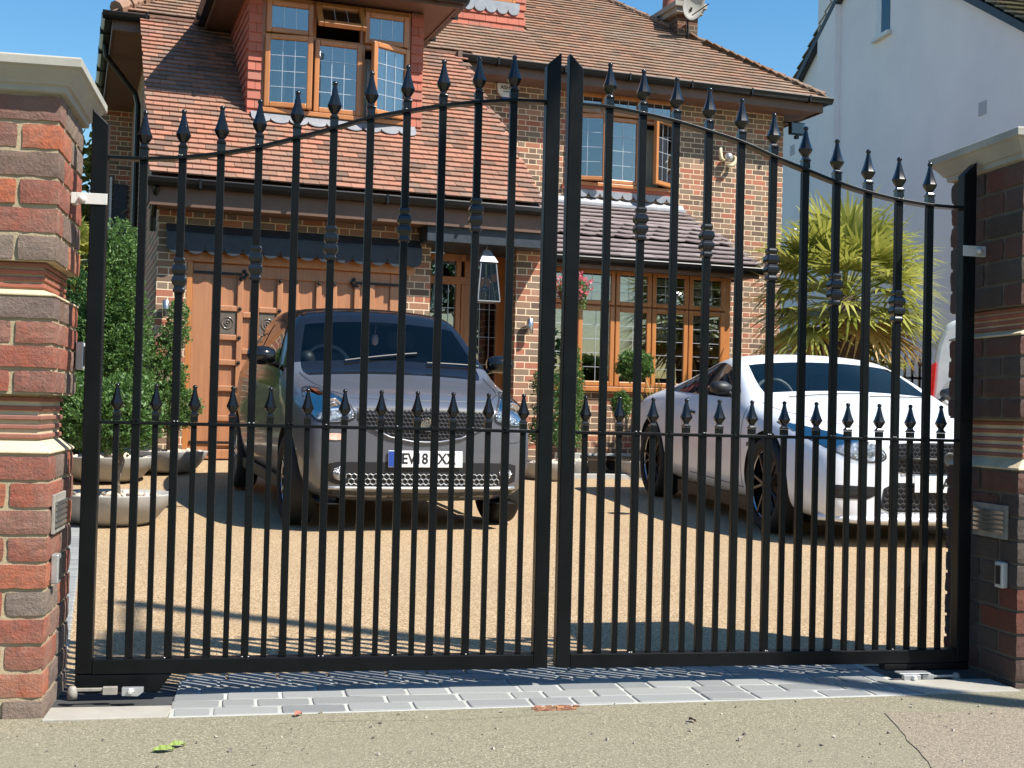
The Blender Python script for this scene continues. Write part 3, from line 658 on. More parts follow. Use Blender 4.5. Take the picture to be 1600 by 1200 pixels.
def parts(name, mt, boxes, par=None, bev=0):
    for q in boxes: b = MB(); b.box(*q); b.build(name, mt, par or house, bev=bev)
parts('bay_fascia', M['brown'], [(7.30, 7.325, .66, 3., 2.62, 2.78), (4.2, 7.325, .635, .66, 2.60, 2.76)]); parts('bay_soffit', M['soffit'], [(4.2, 7.3, .66, 1.0, 2.62, 2.64)])
# verge of catslide right and start of the main eave
b = MB(); b.prism([(-.40, 3.08), (2.9, 5.72), (2.9, 5.58), (-.38, 2.94)], 'x', 3.985, 4.015); b.box(3.86, 3.92, 2.46, 3.0, 5.40, 5.56); b.build('verge', M['brown'], house)
# ---- bay roof
sb, nb, lb = slope((3.79-2.75)/2.36)
b = MB(); tile_field(b, Vector((0, .62, 2.745)), Vector((1,0,0)), sb, nb, 4.16, 7.40, 2.40*lb, .205, .25, None, rnd=rd, th=.016, round_rows=(4,5,6,7), tilt=.07)
b.build('bay_roof', M['slate'], house)
b = MB(); b.prism([(.62, 2.73), (3.0, 3.78), (3.0, 3.72), (.66, 2.68)], 'x', 4.2, 7.38); b.build('roof_deck', M['brown'], house)
b = MB(); b.prism([(2.95, 3.80), (2.999, 3.82), (2.999, 3.87), (2.975, 3.87), (2.93, 3.81), (2.84, 3.765), (2.84, 3.75)], 'x', 4.18, 7.42); b.build('lead_flashing', M['leadw'], house)
def scallops(b, u0, u1, z, w, r, drop, th=.012):
    n = round((u1-u0)/(2*r)); r = (u1-u0)/n/2
    pts = [(u1, z+drop), (u0, z+drop)]; 
    for k in range(n):
        c = u0+r+2*r*k
        pts += [(c-r*.98*math.cos(math.pi*q/8), z-r*.85*math.sin(math.pi*q/8)) for q in range(9)]
    b.prism(pts, 'y', w-th, w)
b = MB(); scallops(b, 5.6, 7.32, 3.95, 2.955, .09, .03); b.build('lead_scallops', M['leadw'], house)
# ---- canopy above the garage door
b = MB(); b.prism([(0, 2.70), (-.13, 2.60), (-.13, 2.57), (0, 2.66)], 'x', .08, 2.74); scallops(b, .08, 2.74, 2.465, -.132, .095, .11); b.build('canopy', M['lead'], house)
b = MB(); b.box(.10, 2.72, -.125, -.095, 2.425, 2.56); b.box(.10, 2.72, -.095, 0., 2.432, 2.447); b.build('canopy_board', M['brown'], house)
b = MB(); b.box(2.74, 4.20, -.34, -.02, 2.66, 2.83); b.box(2.88, 3.87, -.02, .6, 2.66, 2.68); b.build('porch_beam', M['lead'], house, bev=.004)
# ---- garage door
b = MB(); b.box(.301, .355, .004, .2, .2, 2.42); b.box(2.565, 2.619, .004, .2, .2, 2.42); b.box(.355, 2.565, .004, .2, 2.322, 2.42); b.box(.20, 2.70, -.022, .0, 2.325, 2.425)
b.build('garage_frame', M['oak'], house, bev=.004)
gd = MB(); gd.box(.355, 2.565, .17, .20, .30, 2.32)
zz = [.34, .40, .72, 1.0, 1.28, 1.36-.0, 1.70, 1.98, 2.20]
us = []; u = .60; k = 0
while u < 2.45: us.append(u); u += (.165 if k % 2 else .245); k += 1
st = MB()
st.box(.355, .575, .145, .17, .30, 2.32); st.box(2.44, 2.565, .145, .17, .30, 2.32); st.box(.575, 2.44, .145, .17, 2.19, 2.32); st.box(.575, 2.44, .145, .17, .30, .40)
SP = []
for i, u in enumerate(us):
    st.box(u-.030, u+.030, .128, .17, .40, 2.19)
    if i+1 < len(us):
        wide = (us[i+1]-u) > .2
        rows = [.72, 1.03, 1.30, 1.56, 1.86] if wide else [.72, 1.03, 1.42, 1.80]
        for z in rows: st.box(u+.030, us[i+1]-.030, .134, .17, z-.030, z+.030)
        for z in [.40, 2.17]+rows:
            for uu in ((u, us[i+1]) if wide else ()):
                SP.append((uu, -.118, z))
gdo = gd.build('garage_door', M['door'], house, loc=(0, -.118, 0)); st.build('door_rails', M['door'], gdo, bev=.008, seg=2)
sb_ = MB(); sb_.lathe([(.0005, .106), (.014, .110), (.022, .128)], axis='y', n=6); s0 = sb_.build('stud', M['iron'], gdo, loc=(SP[0][0], 0, SP[0][2]))
for q in sorted(set((round(p[0], 4), p[2]) for p in SP[1:])): share(s0, 'stud', gdo, (q[0], 0, q[1])) if (q[0], q[1]) != (round(SP[0][0], 4), SP[0][2]) else None
bem = mat('dark_bullseye_glass', (.13,.105,.085), rough=.15, bump=.2, bs=20)
for i, u in enumerate(us[:-1]):
    if (us[i+1]-u) > .2 and i < 4:
        b = MB(); b.box(u+.036, us[i+1]-.036, .150, .169, 1.595, 1.825); gp = b.build('bullseye_pane', bem, gdo); b = MB(); c = (u+us[i+1])/2
        b.lathe([(.050, .149), (.056, .142), (.062, .142), (.068, .149)], c=(c, 0, 1.71), axis='y', n=24, cap=False); b.lathe([(.022, .149), (.028, .141), (.036, .149)], c=(c, 0, 1.71), axis='y', n=20, cap=False)
        b.lathe([(.0005, .134), (.010, .138), (.014, .149)], c=(c, 0, 1.71), axis='y', n=12); b.build('bullseye_ring', bem, gp, smooth=True)
b = MB()
for (z, u0, u1, s) in ((2.22, .37, .86, 1), (.47, .37, .86, 1), (2.20, 2.55, 2.06, -1)):
    b.box(min(u0, u1), max(u0, u1), .128, .144, z-.014, z+.014)
    for q in (-1, 0, 1): b.lathe([(.0005, .122), (.020, .128), (.022, .142)], c=(u1+s*(.02 if q else .045), 0, z+q*.033), axis='y', n=10)
b.build('strap_hinge', M['iron'], gdo)
# ---- windows
def win(u0, u1, z0, z1, w, hinge=None, ang=0, lead=(3, 4), fr=.058, d=.06, par=None, curtain=None, label=None):
    if hinge == 'L': T = Matrix.Translation((u0, w, 0)) @ Matrix.Rotation(-ang, 4, 'Z') @ Matrix.Translation((-u0, -w, 0))
    elif hinge == 'R': T = Matrix.Translation((u1, w, 0)) @ Matrix.Rotation(ang, 4, 'Z') @ Matrix.Translation((-u1, -w, 0))
    elif hinge == 'T': T = Matrix.Translation((0, w, z1)) @ Matrix.Rotation(-ang, 4, 'X') @ Matrix.Translation((0, -w, -z1))
    else: T = None
    y0, y1 = w-d, w
    b = MB(); b.box(u0, u0+fr, y0, y1, z0, z1, T); b.box(u1-fr, u1, y0, y1, z0, z1, T); b.box(u0+fr, u1-fr, y0, y1, z1-fr, z1, T); b.box(u0+fr, u1-fr, y0, y1, z0, z0+fr, T)
    f = b.build('window', M['oak'], house, bev=.010, seg=2)
    if label: f['label'] = label
    g = MB(); ym = (y0+y1)/2; g.box(u0+fr-.004, u1-fr+.004, ym-.003, ym+.003, z0+fr-.004, z1-fr+.004, T); g.build('pane', M['glass'], f)
    l = MB(); a, c, e, h = u0+fr, u1-fr, z0+fr, z1-fr
    for i in range(1, lead[0]): x = a+(c-a)*i/lead[0]; l.box(x-.0035, x+.0035, ym-.006, ym-.0035, e, h, T)
    for i in range(1, lead[1]): z = e+(h-e)*i/lead[1]; l.box(a, c, ym-.0065, ym-.004, z-.0035, z+.0035, T)
    if l.v: l.build('lead_came', M['cames'], f)
    return f
def curtain(u0, u1, z0, z1, w, mt='curtain'):
    b = MB(); n = 40; vs = []
    for i in range(n+1):
        u = u0+(u1-u0)*i/n; y = w+.025*math.sin(i*1.25)+.01*math.sin(i*.5)
        vs += [(u, y, z0), (u, y, z1)]
    b.add(vs, [(2*i, 2*i+2, 2*i+3, 2*i+1) for i in range(n)]); b.build('curtain', M[mt], house, smooth=True)
# dormer windows (front plane DW)
z0, zm, z1 = 4.14, 4.96, 5.34
U = [1.115, 1.655, 2.215, 2.745]
b = MB()
for x in U: b.box(x-.03, x+.03, DW-.0, DW+.08, z0-.0, z1+.06)
b.box(U[0], U[3], DW, DW+.08, z1, z1+.06); b.box(U[0]-.04, U[3]+.04, DW-.07, DW+.09, z0-.05, z0); 
for i in range(3): b.box(U[i]+.03, U[i+1]-.03, DW, DW+.08, zm-.03, zm+.03)
b.build('window_frame', M['oak'], house, bev=.005)
win(U[0]+.01, U[1]-.01, z0+.01, zm, DW-.002, 'L', RD(9), (3,4), label='slightly open dormer casement with a curtain behind it'); win(U[1]+.01, U[2]-.01, z0+.005, zm, DW-.002, None, 0, (3,4)); win(U[2]+.01, U[3]-.01, z0+.01, zm+.0, DW-.002, 'R', RD(24), (3,4), label='wide open dormer casement')
win(U[0]+.01, U[1]-.01, zm+.02, z1, DW-.002, None, 0, (3,1)); win(U[1]+.01, U[2]-.01, zm+.02, z1, DW-.002, 'T', RD(38), (3,1), label='top-hung dormer light tilted open'); win(U[2]+.01, U[3]-.01, zm+.02, z1, DW-.002, None, 0, (3,1))
curtain(1.16, 1.40, 4.15, 4.86, DW+.28); curtain(2.3, 2.74, 4.15, 4.9, DW+.3, 'blind')
# right upper window (plane w=3)
z0, zm, z1 = 4.09, 5.03, 5.34; U = [5.25, 5.93, 6.60, 7.25]
U = [5.27, 6.25, 6.80, 7.27]; U = [5.63, 6.19, 6.73, 7.26]
b = MB()
for x in U: b.box(x-.03, x+.03, 3., 3.08, z0, z1+.06)
b.box(U[0], U[3], 3., 3.08, z1, z1+.08); b.box(U[0]-.04, U[3]+.04, 2.93, 3.09, z0-.05, z0)
for i in range(3): b.box(U[i]+.03, U[i+1]-.03, 3., 3.08, zm-.03, zm+.03)
b.build('window_frame', M['oak'], house, bev=.005)
b = MB(); wallbox(b, 5.22, 5.60, 4.05, 5.42, 3., 3.2); b.build('wall', M['brick'], house)
b = MB(); b.box(5.56, 7.30, 2.96, 3.0, 3.98, 4.04); b.build('sill_tiles', M['hung'], house)
win(U[0]+.01, U[1]-.01, z0+.01, zm, 2.998, 'L', RD(16), (2,4), label='open upstairs casement'); win(U[1]+.01, U[2]-.01, z0+.005, zm, 2.998, None, 0, (2,4)); win(U[2]+.01, U[3]-.01, z0+.01, zm, 2.998, 'R', RD(32), (3,4), label='wide open upstairs casement')
for i in range(3): win(U[i]+.01, U[i+1]-.01, zm+.02, z1, 2.998, None, 0, (3,1))
curtain(6.8, 7.2, 4.1, 5.0, 3.35); 
# bay window (plane w=1)
z0, zm, z1 = 1.20, 2.19, 2.64; U = [4.42, 5.015, 5.51, 6.005, 6.515, 7.03]
b = MB(); b.box(U[0]-.02, 7.12, .93, 1.07, z0-.06, z0-.0); b.box(U[0]-.02, 7.12, 1.0, 1.07, z1-.0, z1+.06)
for x in U: b.box(x-.025, x+.025, 1.0, 1.07, z0, z1)
for i in range(5): b.box(U[i]+.025, U[i+1]-.025, 1.0, 1.07, zm-.02, zm+.02)
b.box(7.035, 7.12, .98, 1.09, z0, z1); b.box(7.03, 7.12, 2.9, 3., z0, z1+.06); b.box(7.05, 7.12, 1.09, 2.9, z1-.1, z1+.06)
b.build('window_frame', M['oak'], house, bev=.005)
for i in range(5):
    win(U[i]+.006, U[i+1]-.006, z0+.005, zm-.005, .998, None, 0, (2,5), fr=.06, d=.05); win(U[i]+.006, U[i+1]-.006, zm+.01, z1-.005, .998, None, 0, (3,3), fr=.055, d=.05)
b = MB(); b.box(7.07, 7.08, 1.09, 2.9, z0-.05, z1-.1); b.build('side_pane', M['glass'], house)
b = MB()
for i in range(5):
    a, c = U[i]+.06, U[i+1]-.06
    for (za, zb_) in ((2.5, 2.58), (2.38, 2.46), (2.26, 2.34), (2.05, 2.13), (1.94, 2.02), (1.82, 1.90)): b.box(a, c, 1.16, 1.17, za, zb_)
    b.box(a, c, 1.12, 1.15, 1.83, 1.90)
b.build('blind', M['blind'], house)
# front door screen
b = MB()
for (a, c) in ((2.90, 3.06), (3.36, 3.42), (3.46, 3.58), (3.86, 3.99)): b.box(a, c, .62, .70, .25, 2.66)
b.box(2.90, 3.99, .615, .70, 2.31, 2.40); b.box(3.06, 3.86, .62, .70, 2.58, 2.66); b.box(3.06, 3.86, .62, .70, .25, .40); b.box(3.42, 3.46, .60, .66, .25, 2.31)
fd = b.build('front_door', M['oak'], house, bev=.006)
b = MB(); b.box(3.06, 3.36, .66, .666, .40, 2.31); b.box(3.58, 3.86, .66, .666, .40, 2.31); b.box(3.06, 3.36, .66, .666, 2.40, 2.58); b.box(3.58, 3.86, .66, .666, 2.40, 2.58); b.build('pane', M['glass'], fd)
b = MB()
for z in (.7, 1.05, 1.4, 1.72, 2.04): b.box(3.06, 3.36, .655, .659, z-.004, z+.004); b.box(3.58, 3.86, .655, .659, z-.004, z+.004)
for x in (3.14, 3.28, 3.66, 3.78): b.box(x-.004, x+.004, .6545, .6585, .40, 2.31)
b.build('lead_came', M['cames'], fd)
# ---- dormer body
DZ0, DZ1 = 4.0, 5.42
def hung(b, u0, u1, z0, z1, w, axis='x', rnd=rd, tw=.165, g_=.105):
    # vertical hung tiles; axis 'x': front face at w, 'y': cheek at u=w running u0..u1 in depth
    r = 0; z = z0
    while z < z1:
        x = u0-(tw/2 if r % 2 else 0)
        while x < u1:
            a, c = max(u0, x+.002), min(u1, x+tw-.002); x += tw
            if c-a < .02: continue
            zt_ = min(z+g_+.012, z1)
            o0, o1 = .030+rnd.uniform(0, .004), .012
            if axis == 'x': v = [(a, w-o0, z), (c, w-o0, z), (c, w-o1, zt_), (a, w-o1, zt_), (a, w, z), (c, w, z), (c, w, zt_), (a, w, zt_)]
            else: s_ = -1; v = [(w+s_*o0, c, z), (w+s_*o0, a, z), (w+s_*o1, a, zt_), (w+s_*o1, c, zt_), (w, c, z), (w, a, z), (w, a, zt_), (w, c, zt_)]
            b.add(v, [(0,1,2,3),(4,5,1,0),(5,6,2,1),(7,4,0,3),(6,7,3,2)])
        z += g_; r += 1
b = MB(); hung(b, .94, 1.085, 4.02, 5.40, DW); hung(b, DW, 2.6, 4.05, 5.42, .955, 'y'); b.build('dormer_tiles', M['hung'], house)
b = MB(); hung(b, 2.775, 2.92, 3.99, 5.40, DW); b.build('dormer_tiles', M['hung'], house)
b = MB(); b.prism([(DW+.005, 4.0), (DW+.005, 5.42), (2.5, 5.42)], 'x', .957, 1.08); b.prism([(DW+.005, 4.0), (DW+.005, 5.42), (2.5, 5.42)], 'x', 2.78, 2.915); b.build('dormer_cheek', M['brown'], house)
b = MB(); b.box(.96, 2.90, DW-.0, DW+.09, 4.01, 4.09); b.build('dormer_apron', M['brown'], house)
b = MB(); scallops(b, .98, 2.84, 0, 0, .105, .12, th=.01)
T = Matrix.Translation((0, DW-.115, 4.005)) @ Matrix.Rotation(RD(-48), 4, 'X'); b.v = [tuple(T @ Vector(v)) for v in b.v]
b.build('lead_flashing', M['leadw'], house)
# dormer roof: hipped with wide dark eaves
b = MB(); e0, e1_, f0, f1, zz0 = .62, 3.24, DW-.38, 3.6, 5.47
b.box(e0+.03, e1_-.03, f0+.03, 2.7, zz0-.045, zz0-.03); b.build('dormer_soffit', M['soffit'], house)
b = MB(); b.box(e0, e1_, f0, f0+.03, zz0-.06, zz0+.07); b.box(e0, e0+.03, f0+.03, 2.6, zz0-.06, zz0+.07); b.box(e1_-.03, e1_, f0+.03, 2.6, zz0-.06, zz0+.07); b.build('dormer_fascia', M['brown'], house)
b = MB(); gutter((e0-.06, f0-.06, zz0+.03), (e1_+.06, f0-.06, zz0+.03)); gutter((e0-.06, 2.6, zz0+.03), (e0-.06, f0+.02, zz0+.03)); gutter((e1_+.06, f0+.02, zz0+.03), (e1_+.06, 2.6, zz0+.03))
b = MB(); mu = (e0+e1_)/2; hh = zz0+.06; rr = hh+1.31*.85
b.add([(e0, f0, hh), (e1_, f0, hh), (mu, f0+1.31, rr), (mu, 4.2, rr), (e0, 3.0, hh), (e1_, 3.0, hh)], [(0,1,2), (1,5,3,2), (4,0,2,3), (0,4,5,1)]); b.build('dormer_roof', M['tile2'], house)
# upper dormer
b = MB(); uw = 3.45; hung(b, 3.95, 5.12, 6.20, 6.52, uw); hung(b, 3.95, 4.10, 6.52, 7.5, uw); hung(b, 4.97, 5.12, 6.52, 7.5, uw); b.build('dormer_tiles', M['hung'], house)
b = MB(); b.box(3.96, 5.11, uw+.003, 5.4, 6.2, 6.5); b.box(3.96, 4.1, uw+.003, 5.4, 6.5, 7.5); b.box(4.97, 5.11, uw+.003, 5.4, 6.5, 7.5); b.box(3.7, 5.35, uw-.25, 5.6, 7.5, 7.62); b.build('upper_dormer', M['brown'], house)
b = MB(); scallops(b, 4.02, 5.02, 6.50, uw-.035, .083, .10); b.build('lead_scallops', M['leadw'], house)
b = MB(); b.box(4.1, 4.97, uw-.02, uw+.05, 6.56, 6.62); b.build('window_frame', M['brown'], house); win(4.1, 4.97, 6.6, 7.4, uw+.03, None, 0, (4,4))
b = MB(); b.box(3.88, 5.20, uw-.06, uw, 6.16, 6.19); b.build('lead_flashing', M['leadw'], house)
# side dormer on the left slope
b = MB(); b.box(-.30, .75, 4.6, 6.4, 5.8, 7.4); b.build('side_dormer', M['hung'], house)
b = MB(); b.box(-.16, .1, 4.585, 4.598, 6.35, 7.0); b.build('side_dormer_window', M['dglass'], house)
b = MB(); b.box(-.22, -.16, 4.57, 4.6, 6.28, 7.1); b.box(.1, .16, 4.57, 4.6, 6.28, 7.1); b.box(-.16, .1, 4.57, 4.6, 6.28, 6.35); b.build('side_dormer_frame', M['brown'], house)
# chimney
b = MB(); b.box(7.76, 8.10, 3.95, 4.85, 6.0, 6.98); ch = b.build('chimney', M['brickd'], house)
b = MB(); b.box(7.70, 8.16, 3.88, 4.92, 6.98, 7.06); b.box(7.66, 8.20, 3.84, 4.96, 7.06, 7.14); b.build('chimney_cap', M['slab'], ch, bev=.006)
b = MB()
for y in (4.15, 4.62): b.lathe([(.11, 7.14), (.10, 7.3), (.095, 7.5), (.115, 7.52), (.115, 7.56)], c=(7.93, y, 0), n=14)
b.build('chimney_pot', M['ptile'], ch, smooth=True)
# side wall fittings
b = MB(); b.box(-.02, 0, 4.6, 5.6, 2.6, 3.9); b.build('side_window', M['dglass'], house); b = MB(); b.box(-.52, -.001, 7.0, 10., -.05, 5.34); b.build('rear_wing', M['brick'], house)
b = MB(); b.box(-.30, -.27, 6.95, 7.0, 3.3, 4.3); b.build('side_pipe', M['wplastic'], house)
b = MB(); b.box(-.25, -.04, 6.97, 7.0, 3.1, 4.2); b.build('meter_panel', M['lead'], house)
# ------------------------------------------------------------------ things on the house
def hthing(name, label, cat, u, w, z, group=None): return thing(name, label, cat, H2W(u, w, z), HA, group)
t = hthing('satellite_dish', 'pale satellite dish fixed to the chimney', 'satellite dish', 7.86, 3.80, 7.00)
b = MB(); b.lathe([(.001, .03), (.10, .022), (.19, -.005), (.235, -.035), (.24, -.032), (.19, .002), (.10, .030), (.001, .04)], axis='y', n=28); dd = b.build('dish', M['bowl'], t, smooth=True); dd.rotation_euler = (RD(20), 0, RD(24)); dd.location = (0, -.12, .06)
b = MB(); b.tube([(0, -.1, 0), (.05, .12, -.15), (.07, .13, -.5)], .016, 8); b.tube([(.0, -.12, -.12), (.12, -.42, -.02)], .008, 6); b.build('arm', M['gutter'], t)
for (u, w, z, lb) in ((.095, -.0, 1.82, 'steel cylinder wall light on the brick pier left of the garage door'), (4.02, -.0, 1.82, 'steel cylinder wall light on the brick pier beside the porch')):
    t = hthing('wall_light', lb, 'wall light', u, w, z, 'outdoor wall lights')
    b = MB(); b.lathe([(.032, -.085), (.036, -.083), (.036, .083), (.032, .085)], c=(0, -.085, 0), n=20); b.build('tube', M['steel'], t, smooth=True)
    b = MB(); b.box(-.02, .02, -.052, -.0, -.012, .012); b.lathe([(.03, -.012), (.03, 0)], axis='y', n=14); b.build('bracket', M['galv'], t)
t = hthing('hanging_lantern', 'large glass lantern with a metal hood hanging in the porch', 'lantern', 3.45, -.2, 2.06)
b = MB()
for sx in (-1, 1):
    for sy in (-1, 1): b.tube([(sx*.125, sy*.125, 0), (sx*.085, sy*.085, .42)], .007, 6)
b.box(-.13, .13, -.13, .13, -.012, 0); b.tube([(0,0,.55),(0,0,.62)], .008, 6); b.build('frame', M['leadw'], t)
b = MB(); b.add([(-.105,-.105,.42),(.105,-.105,.42),(.105,.105,.42),(-.105,.105,.42),(-.03,-.03,.56),(.03,-.03,.56),(.03,.03,.56),(-.03,.03,.56)], [(0,1,5,4),(1,2,6,5),(2,3,7,6),(3,0,4,7),(4,5,6,7),(3,2,1,0)]); b.build('hood', M['leadw'], t)
b = MB()
for k in range(4):
    T = Matrix.Rotation(k*math.pi/2, 4, 'Z'); b.add([T @ Vector(v) for v in [(-.12,-.122,.01),(.12,-.122,.01),(.08,-.083,.41),(-.08,-.083,.41)]], [(0,1,2,3)])
b.build('glass', glass_mat('lantern_glass', (.8,.84,.84), .03, gc=(.6,.56,.5)), t)
b = MB(); rn = random.Random(4)
for i in range(26): b.lathe([(.0005,-.012),(.012,0),(.0005,.012)], c=(rn.uniform(-.05,.05), rn.uniform(-.05,.05), rn.uniform(.08,.3)), n=5)
b.tube([(0,0,.0),(0,0,.4)], .008, 6); b.build('crystal_drops', M['chrome'], t)
t = hthing('alarm_box', 'white alarm box lettered ASHE with a blue base under the eaves', 'alarm box', 4.70, 2.99, 5.23)
b = MB(); b.prism([(-.135,.085),(-.125,.10),(.125,.10),(.135,.085),(.12,-.02),(.07,-.085),(-.07,-.085),(-.12,-.02)], 'y', -.05, 0); b.build('cover', M['wplastic'], t, bev=.008)
b = MB(); b.prism([(-.075,-.087),(.075,-.087),(.05,-.125),(-.05,-.125)], 'y', -.048, 0); b.build('strobe', M['blue'], t, bev=.005)
text('ASHE', .075, M['ink'], t, (0, -.052, .04), (RD(90),0,0), bold=.001); text('ALARMS', .026, M['ink'], t, (0, -.052, -.012), (RD(90),0,0))
t = hthing('floodlight', 'square black floodlight on the house corner under the eaves', 'floodlight', 9.22, 2.96, 5.14)
b = MB(); b.box(-.12, .12, -.10, -.02, -.09, .09); b.box(-.02, .02, -.05, .05, .09, .12); b.box(-.18, .02, -.0, .04, .09, .11); b.box(-.03,.03,-.09,-.03,-.15,-.10); b.build('housing', M['gutter'], t, bev=.008)
b = MB(); b.add([(-.105,-.104,-.075),(.105,-.104,-.075),(.105,-.104,.075),(-.105,-.104,.075),(0,-.05,0)], [(0,1,4),(1,2,4),(2,3,4),(3,0,4)]); b.build('reflector', M['chrome'], t)
b = MB(); b.box(-.105,.105,-.108,-.106,-.075,.075); b.build('lens', M['lens'], t)
t = hthing('wall_ornament', 'cream curled ornament holding a dark ball on the upper brick wall', 'wall ornament', 8.10, 2.97, 4.62)
pts = [(-.12, -.05, .14), (-.13, -.06, .06), (-.12, -.07, -.03), (-.07, -.08, -.06)]
b = MB(); b.tube(pts, [.022, .03, .03, .02], 10); b.tube([(-.03,-.08,-.13),(.05,-.08,-.12),(.11,-.07,-.06),(.12,-.06,.0),(.09,-.05,.03)], [.02,.03,.03,.028,.015], 10); b.build('curl', mat('cream_resin', (.62,.52,.33), rough=.6), t, smooth=True)
b = MB(); b.lathe([(.065*math.sin(math.pi*k/10)+.0003, -.065*math.cos(math.pi*k/10)) for k in range(11)], c=(0,-.07,.0), n=16); b.tube([(0,-.03,0),(0,0,0)], .03, 10); b.build('ball', M['galv'], t, smooth=True)
# ------------------------------------------------------------------ foliage
def leaf_blob(b, blobs, n, size, rnd, asp=.5, shell=.5, lump=.24, fs=7., droop=0.):
    tot = sum(q[3]*q[4]*q[5] for q in blobs)
    for (cx, cy, cz, rx, ry, rz) in blobs:
        for i in range(int(n*rx*ry*rz/tot)):
            d = Vector((rnd.gauss(0,1), rnd.gauss(0,1), rnd.gauss(0,1))).normalized()
            l = 1+lump*noise.noise(Vector((d.x*fs/2.+cx*3, d.y*fs/2.+cy*3, d.z*fs/2.+cz*3)))*2
            r = (shell+(1-shell)*rnd.random()**.45)*l
            p = Vector((cx+d.x*rx*r, cy+d.y*ry*r, cz+d.z*rz*r))
            t1 = (d+Vector((rnd.gauss(0,.8), rnd.gauss(0,.8), rnd.gauss(0,.8)+.3-droop))).normalized(); t2 = t1.cross(Vector((rnd.gauss(0,1), rnd.gauss(0,1), rnd.gauss(0,1)))).normalized()
            s = size*rnd.uniform(.6, 1.3); n3 = t1.cross(t2)
            b.add([p-t1*s*.5, p+t2*s*asp*.5+n3*s*.08, p+t1*s*.5, p-t2*s*asp*.5+n3*s*.08], [(0,1,2,3)])
def pebbles(b, c, r, z, n, rnd, s=.04):
    for i in range(n):
        a = rnd.random()*6.28; q = r*math.sqrt(rnd.random()); k = s*rnd.uniform(.6, 1.25)
        T = Matrix.Translation((c[0]+q*math.cos(a), c[1]+q*math.sin(a), z+k*.3)) @ Euler((rnd.random(), rnd.random(), rnd.random()*6)).to_matrix().to_4x4()
        v = []
        for (h, rr) in ((-.5, .5), (-.1, 1.), (.35, .8), (.55, .3)):
            v += [T @ Vector((k*rr*math.cos(2*math.pi*j/7), .8*k*rr*math.sin(2*math.pi*j/7), k*.62*h)) for j in range(7)]
        b.add(v, [(g*7+j, g*7+(j+1) % 7, (g+1)*7+(j+1) % 7, (g+1)*7+j) for g in range(3) for j in range(7)]+[tuple(range(7))[::-1], tuple(range(21,28))])
def bowl(t, r, h):
    b = MB(); b.lathe([(r*.55, .0), (r*.72, h*.18), (r*.9, h*.6), (r, h*.96), (r*1.0, h), (r*.93, h), (r*.85, h*.8)], n=40); b.build('bowl', M['bowl'], t, smooth=True)
def potted(name, label, cat, X, Y, r, h, blobs, n, size, trunk=None, mt='leaf', seed=1, core=True, np_=46, group=None):
    t = thing(name, label, cat, (X, Y, G(X, Y)), 0, group); rn = random.Random(seed)
    if r:
        bowl(t, r, h); b = MB(); pebbles(b, (0, 0), r*.82, h*.86, np_, rn); b.build('pebbles', M['pebble'], t, smooth=True)
    if trunk: b = MB(); b.tube(*trunk, 9); b.build('trunk', M['bark'], t, smooth=True)
    b = MB(); leaf_blob(b, blobs, n, size, rn)
    b.build('foliage', M[mt], t); return t
potted('topiary_tree', 'low round topiary in a wide pale bowl of cobbles, nearest the gates', 'potted shrub', -1.02, 8.95, .40, .21,
       [(-.07, 0, .72, .33, .28, .21), (.05, .1, .86, .24, .22, .15), (-.22, .1, .85, .2, .2, .16), (.1, 0, .62, .2, .2, .13)], 12000, .036, ([(.03,0,.15),(.02,0,.3),(.05,.02,.42),(.0,0,.6)], [.028,.022,.02,.018]), seed=2)
potted('cone_topiary', 'tall cone-shaped topiary in a pale bowl left of the garage', 'potted shrub', -1.42, 11.9, .44, .22,
       [(0, 0, .95, .36, .34, .30), (.02, 0, 1.25, .35, .33, .32), (.02, 0, 1.58, .30, .28, .30), (.04, 0, 1.9, .23, .22, .30), (.06, 0, 2.14, .16, .15, .22)], 24000, .038, ([(0,0,.1),(0.02,0,.5),(0,0,.9)], [.035,.03,.03]), seed=3)
potted('cloud_topiary', 'cloud-pruned topiary with stacked clumps beside the garage door', 'potted shrub', -.92, 12.45, .36, .20,
       [(0, 0, .62, .26, .25, .24), (-.05, 0, .92, .20, .2, .15), (-.08, .02, 1.13, .17, .16, .14), (.02, 0, 1.30, .15, .15, .12), (.05, 0, 1.5, .11, .11, .13)], 11000, .034, ([(0,0,.1),(0,0,.6),(-.05,0,.95),(.02,0,1.4)], [.03,.025,.02,.015]), seed=4)
potted('garden_shrub', 'dark bushy shrub beside the fence behind the sunlit pillar', 'shrub', -1.78, 12.6, 0, 0, [(0,0,.75,.45,.5,.75), (-.1,.2,1.5,.4,.4,.5), (-.1,-.6,.8,.3,.4,.5)], 16000, .045, mt='leafd', seed=6)
def hpot(name, label, cat, u, w, *a, **k): p = H2W(u, w); return potted(name, label, cat, p.x, p.y, *a, **k)
hpot('column_shrub', 'tall narrow clipped shrub seen between the two gate posts', 'potted shrub', 4.68, .32, .26, .2, [(0,0,.55,.17,.17,.25), (0,0,.9,.17,.17,.28), (0,0,1.2,.15,.15,.25), (0,0,1.42,.11,.11,.16)], 9000, .032, ([(0,0,.1),(0,0,.6)], .02), seed=8)
hpot('clipped_shrub', 'small clipped shrub in a bowl in front of the porch pier', 'potted shrub', 4.12, -.38, .34, .2, [(0,0,.52,.2,.2,.18), (.03,0,.78,.17,.17,.15), (0,0,1.05,.16,.16,.16)], 4000, .034, ([(0,0,.1),(0,0,1.)], .015), 'leafd', seed=9)
hpot('ball_topiary', 'round ball topiary on a stem in front of the bay window', 'potted shrub', 5.47, .25, .30, .2, [(0,0,1.32,.21,.21,.17), (-.17,-.05,.86,.13,.13,.15)], 9000, .032, ([(0,0,.1),(-.02,0,.7),(0,0,1.25)], [.018,.015,.012]), seed=10)
